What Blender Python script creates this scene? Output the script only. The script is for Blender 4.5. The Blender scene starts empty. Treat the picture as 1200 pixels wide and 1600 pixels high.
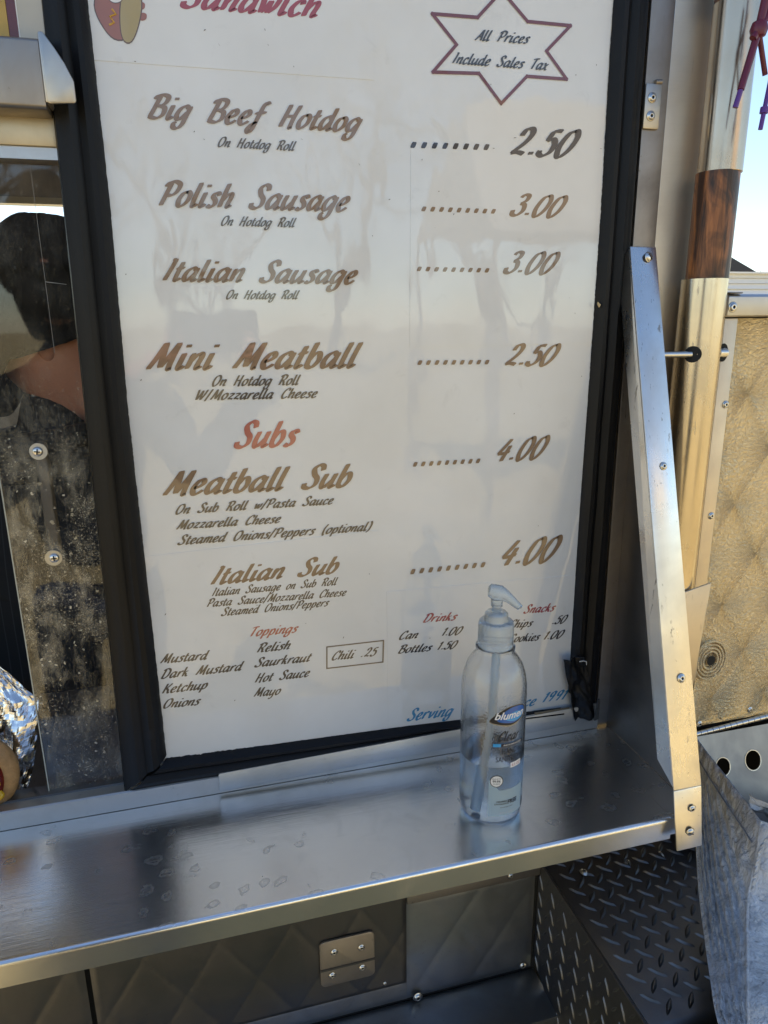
import bpy, bmesh, math, random
from mathutils import Vector, Matrix, noise
random.seed(7)
PI = math.pi
sc = bpy.context.scene
U = 0.62            # metres per layout unit (camera to serving wall = 1 unit)
ZG = 2.25           # camera height above the ground in layout units
def P(x, y, z): return Vector((x*U, y*U, (z+ZG)*U))

# ------------------------------------------------------------------ camera
cam_d = bpy.data.cameras.new('camera'); cam = bpy.data.objects.new('camera', cam_d)
sc.collection.objects.link(cam); sc.camera = cam
cam_d.sensor_fit = 'HORIZONTAL'; cam_d.sensor_width = 36; cam_d.lens = 36*1082/1200
cam_d.clip_start = 0.02; cam_d.clip_end = 2000
R = ((0.96599264, -0.07729352, 0.24674668), (-0.25833436, -0.247807, 0.93373178), (-0.01102586, -0.96572118, -0.25934731))
m = Matrix(((R[0][0], -R[0][1], -R[0][2]), (R[1][0], -R[1][1], -R[1][2]), (R[2][0], -R[2][1], -R[2][2]))).to_4x4()
m.translation = P(0, -1, 0); cam.matrix_world = m

# ------------------------------------------------------------------ light
SUN_EL, SUN_AZ = math.radians(48), math.radians(-20)      # azimuth from +Y towards +X
w = bpy.data.worlds.new('World'); sc.world = w; w.use_nodes = True
nt = w.node_tree; nt.nodes.clear()
o = nt.nodes.new('ShaderNodeOutputWorld'); b = nt.nodes.new('ShaderNodeBackground'); s = nt.nodes.new('ShaderNodeTexSky')
s.sky_type = 'NISHITA'; s.sun_disc = False; s.sun_elevation = SUN_EL; s.sun_rotation = SUN_AZ
s.air_density = 1.0; s.dust_density = 0.25; s.altitude = 100
b.inputs[1].default_value = 0.12
nt.links.new(s.outputs[0], b.inputs[0]); nt.links.new(b.outputs[0], o.inputs[0])
sd = bpy.data.lights.new('sun', 'SUN'); sd.energy = 4.8; sd.angle = math.radians(0.53); sd.color = (1, .95, .87)
so = bpy.data.objects.new('sun', sd); sc.collection.objects.link(so)
dirv = Vector((math.sin(SUN_AZ)*math.cos(SUN_EL), math.cos(SUN_AZ)*math.cos(SUN_EL), math.sin(SUN_EL)))
so.rotation_euler = dirv.to_track_quat('Z', 'Y').to_euler(); so.location = P(0, 4, 6)
sc.view_settings.view_transform = 'Standard'; sc.view_settings.look = 'None'
sc.view_settings.exposure = 1.03; sc.view_settings.gamma = 1
sc.cycles.use_denoising = True; sc.cycles.max_bounces = 12; sc.cycles.transparent_max_bounces = 16
sc.cycles.glossy_bounces = 6; sc.cycles.transmission_bounces = 10; sc.cycles.caustics_refractive = True; sc.cycles.caustics_reflective = False

# ------------------------------------------------------------------ materials
def mat(name):
    m = bpy.data.materials.new(name); m.use_nodes = True
    return m, m.node_tree, m.node_tree.nodes['Principled BSDF']
def N(nt, t, **kw):
    n = nt.nodes.new(t)
    for k, v in kw.items():
        if k.startswith('i_'): n.inputs[k[2:].replace('_', ' ')].default_value = v
        else: setattr(n, k, v)
    return n
def pset(b, **kw):
    for k, v in kw.items():
        k = k.replace('_', ' ')
        b.inputs[k].default_value = (tuple(v)+(1,) if isinstance(v, (tuple, list)) and len(v) == 3 else v)
def coords(nt, scale=(1, 1, 1), rot=(0, 0, 0)):
    g = N(nt, 'ShaderNodeNewGeometry'); mp = N(nt, 'ShaderNodeMapping')
    mp.inputs['Scale'].default_value = scale; mp.inputs['Rotation'].default_value = rot
    nt.links.new(g.outputs['Position'], mp.inputs[0]); return mp.outputs[0]
def ramp(nt, src, stops):
    r = N(nt, 'ShaderNodeValToRGB'); e = r.color_ramp.elements
    while len(e) < len(stops): e.new(0.5)
    for el, (p, c) in zip(e, stops):
        el.position = p; el.color = (c, c, c, 1) if isinstance(c, (int, float)) else tuple(c)+(1,)
    nt.links.new(src, r.inputs[0]); return r.outputs[0]
def noise_t(nt, vec, scale, detail=4, rough=.5, dist=0):
    n = N(nt, 'ShaderNodeTexNoise'); n.inputs['Scale'].default_value = scale; n.inputs['Detail'].default_value = detail
    n.inputs['Roughness'].default_value = rough; n.inputs['Distortion'].default_value = dist
    nt.links.new(vec, n.inputs['Vector']); return n.outputs[0]
def bump(nt, h, bsdf, strength=.2, dist=.001, prev=None):
    n = N(nt, 'ShaderNodeBump'); n.inputs['Strength'].default_value = strength; n.inputs['Distance'].default_value = dist
    nt.links.new(h, n.inputs['Height'])
    if prev: nt.links.new(prev, n.inputs['Normal'])
    if bsdf: nt.links.new(n.outputs[0], bsdf.inputs['Normal'])
    return n.outputs[0]
def mixc(nt, f, a, c, mode='MIX'):
    n = N(nt, 'ShaderNodeMix', data_type='RGBA', blend_type=mode)
    for i, v in ((0, f), (6, a), (7, c)):
        if hasattr(v, 'is_linked') or hasattr(v, 'links'): nt.links.new(v, n.inputs[i])
        else: n.inputs[i].default_value = v if isinstance(v, (int, float)) else tuple(v)+(1,)
    return n.outputs[2]
def math_n(nt, op, a, c=0.0):
    n = N(nt, 'ShaderNodeMath', operation=op)
    for i, v in ((0, a), (1, c)):
        if hasattr(v, 'links'): nt.links.new(v, n.inputs[i])
        else: n.inputs[i].default_value = v
    return n.outputs[0]

def steel(name, base=(.60, .59, .57), *, scr=0, rough=.25, brush=(600, 8, 8), bstr=.12, dirt=.25, dirtcol=(.09, .07, .055), wave=.25, metal=1.0, speck=0.6):
    m, nt, b = mat(name)
    c = coords(nt); cb = coords(nt, brush)
    big = noise_t(nt, c, 9, 5, .6, .4); fine = noise_t(nt, cb, 1, 3, .6); sp = noise_t(nt, c, 140, 4, .7)
    f = ramp(nt, big, [(.42, 0), (.72, 1)]); sk = ramp(nt, sp, [(.63, 0), (.72, 1)])
    d = math_n(nt, 'MULTIPLY', f, dirt); d2 = math_n(nt, 'MULTIPLY', sk, speck*dirt*1.6)
    dd = math_n(nt, 'MAXIMUM', d, d2)
    if scr:
        s1 = ramp(nt, noise_t(nt, coords(nt, (1, 1, .16)), 210, 4, .7), [(.60, 0), (.66, 1)]); s2 = ramp(nt, noise_t(nt, c, 14, 3, .6), [(.50, 0), (.60, 1)])
        dd = math_n(nt, 'MAXIMUM', dd, math_n(nt, 'MULTIPLY', math_n(nt, 'MULTIPLY', s1, s2), scr))
    col = mixc(nt, dd, base, dirtcol)
    nt.links.new(col, b.inputs['Base Color'])
    r = math_n(nt, 'MULTIPLY_ADD', big, .18); r.node.inputs[2].default_value = rough-.08
    r2 = math_n(nt, 'MULTIPLY_ADD', fine, .12); nt.links.new(r, r2.node.inputs[2])
    r3 = math_n(nt, 'MULTIPLY_ADD', dd, .35); nt.links.new(r2, r3.node.inputs[2])
    nt.links.new(r3, b.inputs['Roughness'])
    pset(b, Metallic=metal)
    wv = noise_t(nt, c, 5, 2, .4)
    n1 = bump(nt, wv, None, wave, .01)
    bump(nt, fine, b, bstr, .0004, n1)
    return m

M = {}
M['shelf'] = None
M['brushed'] = steel('brushed_steel', rough=.30)
M['brushed_v'] = steel('brushed_steel_vertical', base=(.58, .54, .48), rough=.34, brush=(8, 8, 500), dirt=.3)
M['stile'] = steel('stile_steel', scr=.5, base=(.38, .34, .30), rough=.38, brush=(300, 8, 8), dirt=.45)
M['skin'] = steel('skin_steel', scr=.25, base=(.68, .59, .47), rough=.42, brush=(8, 8, 700), dirt=.15, wave=.35, bstr=.2)
M['brace'] = steel('brace_steel', scr=.65, base=(.88, .85, .80), rough=.20, brush=(500, 40, 20), dirt=.3, speck=.9)
M['pole'] = steel('pole_steel', scr=.35, base=(.66, .57, .43), rough=.12, brush=(300, 300, 10), dirt=.22, wave=.04)
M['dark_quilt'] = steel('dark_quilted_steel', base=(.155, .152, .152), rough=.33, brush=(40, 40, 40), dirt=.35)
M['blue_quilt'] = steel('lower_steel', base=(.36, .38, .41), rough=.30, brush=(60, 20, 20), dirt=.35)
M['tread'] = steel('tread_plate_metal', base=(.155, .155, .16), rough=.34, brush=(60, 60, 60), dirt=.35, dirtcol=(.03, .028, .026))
M['ferrule'] = steel('brassy_ferrule_steel', scr=.45, base=(.70, .54, .38), rough=.10, brush=(300, 300, 10), dirt=.3, wave=.04)
M['flat_bar'] = steel('flat_bar_steel', base=(.62, .60, .57), rough=.42, brush=(10, 300, 300), dirt=.2)
M['gusset'] = steel('gusset_steel', base=(.26, .25, .24), rough=.34, brush=(10, 10, 300), dirt=.3)
M['gold'] = steel('brass_toned_steel', base=(.62, .54, .40), rough=.35, dirt=.25)
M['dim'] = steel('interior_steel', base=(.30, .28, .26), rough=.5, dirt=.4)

def shelf_mat():
    m, nt, b = mat('shelf_steel'); c = coords(nt)
    big = noise_t(nt, c, 7, 5, .6, .5); fine = noise_t(nt, coords(nt, (9, 1100, 9)), 1, 2, .6)
    # dried water spots: outlined blotches in a few patches
    vo = N(nt, 'ShaderNodeTexVoronoi', feature='F1'); vo.inputs['Scale'].default_value = 52; vo.inputs['Randomness'].default_value = 1
    wob = N(nt, 'ShaderNodeTexNoise'); wob.inputs['Scale'].default_value = 60; wob.inputs['Detail'].default_value = 3; nt.links.new(c, wob.inputs['Vector'])
    vadd = N(nt, 'ShaderNodeVectorMath', operation='MULTIPLY_ADD'); nt.links.new(wob.outputs['Color'], vadd.inputs[0]); vadd.inputs[1].default_value = (.018, .018, 0); nt.links.new(c, vadd.inputs[2]); vadd.inputs[1].default_value = (.020, .020, 0)
    nt.links.new(vadd.outputs[0], vo.inputs['Vector'])
    ring = ramp(nt, vo.outputs['Distance'], [(0, .22), (.18, .30), (.25, 1), (.30, 0)])
    sepc = N(nt, 'ShaderNodeSeparateColor'); nt.links.new(vo.outputs['Color'], sepc.inputs[0])
    sz = N(nt, 'ShaderNodeSeparateXYZ'); nt.links.new(c, sz.inputs[0]); ontop = math_n(nt, 'GREATER_THAN', sz.outputs[2], (ZG-.7206)*U)
    gate = ramp(nt, sepc.outputs[0], [(.34, 0), (.36, 1)]); patch = ramp(nt, noise_t(nt, c, 7, 2, .5), [(.42, 0), (.52, 1)])
    spot = math_n(nt, 'MULTIPLY', math_n(nt, 'MULTIPLY', math_n(nt, 'MULTIPLY', ring, gate), patch), ontop)
    film = ramp(nt, noise_t(nt, c, 26, 6, .7, .8), [(.52, 0), (.70, .35)])
    dd = math_n(nt, 'MAXIMUM', math_n(nt, 'MULTIPLY', spot, .48), math_n(nt, 'MULTIPLY', film, .5))
    col = mixc(nt, dd, (.86, .855, .85), (.42, .42, .42)); nt.links.new(col, b.inputs['Base Color'])
    r = math_n(nt, 'MULTIPLY_ADD', big, .16); r.node.inputs[2].default_value = .10
    r2 = math_n(nt, 'MULTIPLY_ADD', fine, .08); nt.links.new(r, r2.node.inputs[2])
    r3 = math_n(nt, 'MULTIPLY_ADD', dd, .30); nt.links.new(r2, r3.node.inputs[2]); nt.links.new(r3, b.inputs['Roughness'])
    pset(b, Metallic=1.0)
    n1 = bump(nt, noise_t(nt, c, 4, 2, .4), None, .08, .006); n2 = bump(nt, fine, None, .45, .00018, n1); bump(nt, noise_t(nt, coords(nt, (20, 2600, 20)), 1, 2, .5), b, .5, .00009, n2)
    return m
M['shelf'] = shelf_mat()

def quilt_gold():
    m, nt, b = mat('swirl_polished_steel'); c = coords(nt)
    pset(b, Metallic=1.0, Base_Color=(.86, .70, .44), Roughness=.10)  # gold tint stands in for dry grass mirrored in plain steel
    # engine-turned finish: fine streaks fan out from every node of the quilting
    sep = N(nt, 'ShaderNodeSeparateXYZ'); nt.links.new(c, sep.inputs[0])
    W_, H_ = .126*U, .197*U
    def node_pat(off):
        fx = math_n(nt, 'FRACT', math_n(nt, 'ADD', math_n(nt, 'DIVIDE', math_n(nt, 'SUBTRACT', sep.outputs[0], .92*U), W_), .5+off))
        fz = math_n(nt, 'FRACT', math_n(nt, 'ADD', math_n(nt, 'DIVIDE', math_n(nt, 'SUBTRACT', sep.outputs[2], (ZG-.3175)*U), H_), 50.5+off))
        x = math_n(nt, 'MULTIPLY', math_n(nt, 'SUBTRACT', fx, .5), W_); z = math_n(nt, 'MULTIPLY', math_n(nt, 'SUBTRACT', fz, .5), H_)
        r = math_n(nt, 'SQRT', math_n(nt, 'ADD', math_n(nt, 'MULTIPLY', x, x), math_n(nt, 'MULTIPLY', z, z))); th = math_n(nt, 'ARCTAN2', z, x)
        cb = N(nt, 'ShaderNodeCombineXYZ'); nt.links.new(math_n(nt, 'MULTIPLY', th, 5.0), cb.inputs[0]); nt.links.new(math_n(nt, 'MULTIPLY', r, 95.0), cb.inputs[1]); nt.links.new(math_n(nt, 'MULTIPLY', sep.outputs[2], 2.0), cb.inputs[2])
        return r, noise_t(nt, cb.outputs[0], 2.2, 5, .65, .5)
    r1, p1 = node_pat(0.0); r2, p2 = node_pat(.5)
    sel = math_n(nt, 'GREATER_THAN', r1, r2); pm = N(nt, 'ShaderNodeMix'); nt.links.new(sel, pm.inputs[0]); nt.links.new(p1, pm.inputs[2]); nt.links.new(p2, pm.inputs[3])
    fine = noise_t(nt, c, 230, 4, .65, .6); big = noise_t(nt, c, 40, 3, .5, .8)
    n0 = bump(nt, big, None, .35, .006); n1 = bump(nt, pm.outputs[0], None, 1.0, .0062, n0); bump(nt, fine, b, .8, .0016, n1)
    return m
M['quilt_gold'] = quilt_gold()

def simple(name, col, rough=.5, metal=0, spec=.5, coat=0, bs=0, bscale=200, bd=.0005, var=0, coatr=.03, trans=0, ior=1.5, nscale=30):
    m, nt, b = mat(name)
    pset(b, Base_Color=col, Roughness=rough, Metallic=metal)
    b.inputs['Specular IOR Level'].default_value = spec; b.inputs['Coat Weight'].default_value = coat; b.inputs['Coat Roughness'].default_value = coatr
    b.inputs['Transmission Weight'].default_value = trans; b.inputs['IOR'].default_value = ior
    c = coords(nt)
    if var:
        n = noise_t(nt, c, nscale, 5, .6, .3)
        k = ramp(nt, n, [(.3, 0), (.7, 1)])
        nt.links.new(mixc(nt, math_n(nt, 'MULTIPLY', k, var), col, tuple(v*.45 for v in col)), b.inputs['Base Color'])
    if bs: bump(nt, noise_t(nt, c, bscale, 4, .6), b, bs, bd)
    return m

def laminated(name, col, var=.0, bright=None):
    """print under a thin clear laminate; the laminate is slightly wavy"""
    m, nt, b = mat(name); c = coords(nt)
    pset(b, Roughness=.55); b.inputs['Coat Weight'].default_value = 1; b.inputs['Coat IOR'].default_value = 1.62
    n = noise_t(nt, c, 11, 4, .55); v = noise_t(nt, c, 160, 3, .6)
    k = ramp(nt, n, [(.35, 0), (.7, 1)]); sm = ramp(nt, noise_t(nt, c, 38, 5, .65, .5), [(.62, 0), (.74, 1)])
    c1 = mixc(nt, math_n(nt, 'MULTIPLY', k, var), col, tuple(q*f for q, f in zip(col, (.80, .78, .74))))
    c2 = mixc(nt, math_n(nt, 'MULTIPLY', sm, .12 if var else 0), c1, (.3, .28, .26))
    nt.links.new(c2, b.inputs['Base Color'])
    r = ramp(nt, noise_t(nt, c, 26, 5, .7), [(.4, .012), (.8, .08)]); nt.links.new(r, b.inputs['Coat Roughness'])
    h = noise_t(nt, coords(nt, (1, 1, .5)), 9, 3, .5)
    bn = bump(nt, h, None, .16, .01); bn2 = bump(nt, v, None, .05, .0003, bn)
    nt.links.new(bn2, b.inputs['Coat Normal'])
    return m
M['paper'] = laminated('laminated_white_paper', (.785, .785, .78), .4)
INK = {'brown': (.25, .155, .085), 'dark': (.115, .088, .06), 'black': (.03, .026, .03), 'red': (.36, .06, .07), 'fadedred': (.48, .15, .10), 'blue': (.05, .26, .50), 'dark2': (.05, .045, .04)}
for k, v in INK.items(): M['ink_'+k] = laminated('ink_'+k, v, .3)
M['star'] = laminated('ink_maroon', (.17, .035, .035), .4)
M['box_ink'] = laminated('ink_box', (.16, .12, .085), .2)
M['rubber'] = simple('black_rubber', (.007, .007, .008), .42, spec=.25, bs=.35, bscale=700, bd=.0004, var=.3)
M['tape'] = simple('black_plastic_tape', (.012, .012, .013), .22, spec=.6, bs=.3, bscale=80, bd=.001)
M['black'] = simple('deep_black_gap', (.006, .006, .006), .7)
M['card'] = simple('brown_cardboard', (.20, .15, .09), .8, bs=.3)
M['cream'] = simple('cream_panel', (.50, .48, .42), .35, coat=.4, var=.2, nscale=12)
M['maroon'] = simple('maroon_print', (.13, .025, .025), .35, coat=.6, var=.3)
M['yellow'] = simple('mustard_yellow_print', (.52, .33, .04), .4, coat=.6, var=.3)
M['rivet'] = simple('rivet_steel', (.72, .70, .66), .28, metal=1)
M['hole'] = simple('rivet_hole', (.01, .01, .01), .8)
M['wood'] = None
def wood():
    m, nt, b = mat('weathered_pole_wood'); c = coords(nt, (1, 1, .10)); c0 = coords(nt)
    g = noise_t(nt, c, 130, 5, .65, .6); bl = noise_t(nt, coords(nt, (1, 1, .6)), 24, 4, .6, .8)
    c1 = mixc(nt, ramp(nt, g, [(.38, 0), (.62, 1)]), (.040, .015, .007), (.42, .16, .05))
    c2 = mixc(nt, ramp(nt, bl, [(.45, 0), (.56, .92)]), c1, (.022, .014, .010))
    nt.links.new(c2, b.inputs['Base Color']); pset(b, Roughness=.42); bump(nt, g, b, .8, .0016)
    return m
M['wood'] = wood()
M['plastic_maroon'] = simple('maroon_plastic', (.12, .012, .035), .3)
M['plastic_violet'] = simple('violet_plastic', (.10, .03, .26), .35)
M['bun'] = simple('toasted_bun', (.58, .33, .14), .62, bs=.7, bscale=140, bd=.002, var=.9, nscale=60)
M['sausage'] = simple('dark_red_sausage', (.16, .015, .01), .2, bs=.4, bscale=60, bd=.002)
M['mustard'] = simple('yellow_mustard', (.72, .42, .02), .2, bs=.2, bscale=120)
M['foil'] = simple('crumpled_foil', (.80, .79, .78), .18, metal=1)
M['skin_tone'] = simple('skin', (.50, .24, .17), .5, bs=.15, bscale=300, bd=.0003, var=.2)
M['knit'] = simple('black_knit', (.012, .013, .016), .85, bs=.6, bscale=350, bd=.001)
def pin():
    m, nt, b = mat('black_pinstriped_cloth'); wv = N(nt, 'ShaderNodeTexWave', wave_type='BANDS', bands_direction='X')
    wv.inputs['Scale'].default_value = 22; wv.inputs['Distortion'].default_value = .6; nt.links.new(coords(nt, (1, .4, .12)), wv.inputs[0])
    st = ramp(nt, wv.outputs['Fac'], [(.955, 0), (.985, 1)])
    nt.links.new(mixc(nt, st, (.009, .009, .010), (.028, .028, .031)), b.inputs['Base Color']); pset(b, Roughness=.8)
    return m
M['jacket'] = pin()
M['shed_white'] = simple('white_siding', (.80, .81, .83), .6, var=.05)
M['roof_dark'] = simple('dark_roof_shingle', (.05, .05, .055), .8, var=.3)
M['house_wall'] = simple('grey_house_wall', (.35, .34, .32), .8)
M['canvas'] = simple('tan_canvas', (.34, .28, .21), .9, var=.15)
M['canopy_post'] = simple('brown_post', (.16, .12, .09), .7)
M['bark'] = simple('grey_bark', (.10, .08, .065), .9, bs=.5, bscale=60, bd=.01, var=.4, nscale=8)
def bag():
    m, nt, b = mat('grey_plastic_bag'); c = coords(nt, (1, 1, .5))
    n1 = noise_t(nt, c, 60, 6, .7, 1.0); v = noise_t(nt, coords(nt, (1, 1, .28), (0, .25, 0)), 120, 3, .6, .4)
    big = noise_t(nt, c, 18, 4, .6)
    nt.links.new(mixc(nt, ramp(nt, big, [(.4, 0), (.65, 1)]), (.78, .78, .79), (.60, .60, .61)), b.inputs['Base Color'])
    pset(b, Roughness=.27); b.inputs['Coat Weight'].default_value = .3
    n = bump(nt, n1, None, 1.0, .009); bump(nt, v, b, .9, .004, n)
    return m
M['bag'] = bag()
def glass_dirty():
    m, nt, b = mat('dirty_plexiglass'); nt.nodes.remove(b)
    out = nt.nodes['Material Output']; c = coords(nt)
    tr = N(nt, 'ShaderNodeBsdfTransparent'); gl = N(nt, 'ShaderNodeBsdfGlossy'); gl.inputs['Roughness'].default_value = .03
    df = N(nt, 'ShaderNodeBsdfDiffuse'); df.inputs['Color'].default_value = (.74, .70, .58, 1)
    fr = N(nt, 'ShaderNodeFresnel'); fr.inputs[0].default_value = 1.5
    tl = N(nt, 'ShaderNodeBsdfTranslucent'); tl.inputs[0].default_value = (.8, .76, .66, 1)
    hz = N(nt, 'ShaderNodeBsdfGlossy'); hz.inputs['Roughness'].default_value = .32; hz.inputs['Color'].default_value = (.85, .82, .74, 1)
    smear = ramp(nt, noise_t(nt, coords(nt, (1, 1, .5)), 46, 8, .8, .25), [(.48, .0), (.80, .60)])
    fine = ramp(nt, noise_t(nt, c, 520, 6, .8), [(.55, 0), (.68, .85)]); fgate = ramp(nt, noise_t(nt, c, 22, 4, .6), [(.36, .12), (.60, 1)]); fine = math_n(nt, 'MULTIPLY', fine, fgate)
    vo = N(nt, 'ShaderNodeTexVoronoi', feature='F1'); vo.inputs['Scale'].default_value = 170
    wob = N(nt, 'ShaderNodeTexNoise'); wob.inputs['Scale'].default_value = 260; nt.links.new(c, wob.inputs['Vector'])
    vm = N(nt, 'ShaderNodeVectorMath', operation='MULTIPLY_ADD'); nt.links.new(wob.outputs['Color'], vm.inputs[0]); vm.inputs[1].default_value = (.005, .005, .006); nt.links.new(c, vm.inputs[2]); nt.links.new(vm.outputs[0], vo.inputs['Vector'])
    sc_ = N(nt, 'ShaderNodeSeparateColor'); nt.links.new(vo.outputs['Color'], sc_.inputs[0])
    lim = math_n(nt, 'MULTIPLY', ramp(nt, sc_.outputs[0], [(.45, 0), (1, 1)]), .27)
    dot = math_n(nt, 'MULTIPLY', math_n(nt, 'SUBTRACT', lim, vo.outputs['Distance']), 9.0); dot.node.use_clamp = True
    # splash dirt, densest mid pane where it also paints the golden grass reflection
    sep = N(nt, 'ShaderNodeSeparateXYZ'); nt.links.new(c, sep.inputs[0])
    mr = N(nt, 'ShaderNodeMapRange'); mr.inputs['From Min'].default_value = (ZG-.05)*U; mr.inputs['From Max'].default_value = (ZG-.32)*U
    mr.inputs['To Min'].default_value = .10; mr.inputs['To Max'].default_value = 1; nt.links.new(sep.outputs[2], mr.inputs['Value'])
    zf = N(nt, 'ShaderNodeMapRange'); zf.inputs['From Min'].default_value = (ZG-.70)*U; zf.inputs['From Max'].default_value = ZG*U; nt.links.new(sep.outputs[2], zf.inputs['Value'])
    zp = ramp(nt, zf.outputs[0], [(0, .75), (.20, .70), (.42, 1.0), (.68, .95), (.84, .30), (1, .08)])
    d = math_n(nt, 'MULTIPLY', math_n(nt, 'ADD', math_n(nt, 'ADD', smear, fine), math_n(nt, 'MULTIPLY', dot, .8)), zp); d.node.use_clamp = True
    ms = N(nt, 'ShaderNodeMixShader'); nt.links.new(fr.outputs[0], ms.inputs[0]); nt.links.new(tr.outputs[0], ms.inputs[1]); nt.links.new(gl.outputs[0], ms.inputs[2])
    ad = N(nt, 'ShaderNodeMixShader'); ad.inputs[0].default_value = .35; nt.links.new(df.outputs[0], ad.inputs[1]); nt.links.new(hz.outputs[0], ad.inputs[2])
    m2 = N(nt, 'ShaderNodeMixShader'); nt.links.new(d, m2.inputs[0]); nt.links.new(ms.outputs[0], m2.inputs[1]); nt.links.new(ad.outputs[0], m2.inputs[2])
    nt.links.new(m2.outputs[0], out.inputs[0])
    return m
M['plexi'] = glass_dirty()
M['plexi_edge'] = simple('plexiglass_edge', (.45, .47, .42), .3, coat=.5)
M['scratch'] = simple('scratch_line', (.30, .30, .30), .5)
def clear(name, col, rough, ior=1.45, bs=0, bscale=200):
    m, nt, b = mat(name); pset(b, Base_Color=col, Roughness=rough, IOR=ior); b.inputs['Transmission Weight'].default_value = 1
    if bs:
        vo = N(nt, 'ShaderNodeTexVoronoi', feature='F1'); vo.inputs['Scale'].default_value = 520; nt.links.new(coords(nt), vo.inputs['Vector'])
        k = ramp(nt, vo.outputs['Distance'], [(.0, 1), (.5, 0)]); g = ramp(nt, noise_t(nt, coords(nt), 40, 3, .5), [(.42, 0), (.58, 1)])
        n0 = bump(nt, math_n(nt, 'MULTIPLY', k, g), None, .16, .0006); bump(nt, noise_t(nt, coords(nt), bscale, 4, .6), b, bs, .0006, n0)
    # let light and shadow through the thin wall
    out = nt.nodes['Material Output']
    return m
M['pet'] = clear('clear_bottle_plastic', (.97, .98, .98), .03, 1.45, .35, 260)
M['gel'] = clear('clear_gel', (.84, .93, 1.0), .0, 1.34)
M['cap'] = simple('frosted_cap_plastic', (.80, .88, .93), .24, trans=.82, coat=.3, ior=1.4)
M['tube'] = simple('dip_tube_plastic', (.80, .90, .98), .3, trans=.55, ior=1.3)
M['logo_blue'] = simple('label_blue', (.01, .11, .42), .3, coat=.5)
M['logo_light'] = simple('label_light_blue', (.03, .32, .70), .3, coat=.5)
M['label_white'] = simple('label_white', (.80, .80, .80), .4)
M['label_black'] = simple('label_black', (.015, .015, .02), .4)
M['label_tint'] = simple('label_pale_blue', (.55, .72, .82), .4, trans=.5)
M['label_grey'] = simple('label_grey_gold', (.40, .36, .28), .35, metal=.5)

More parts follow.
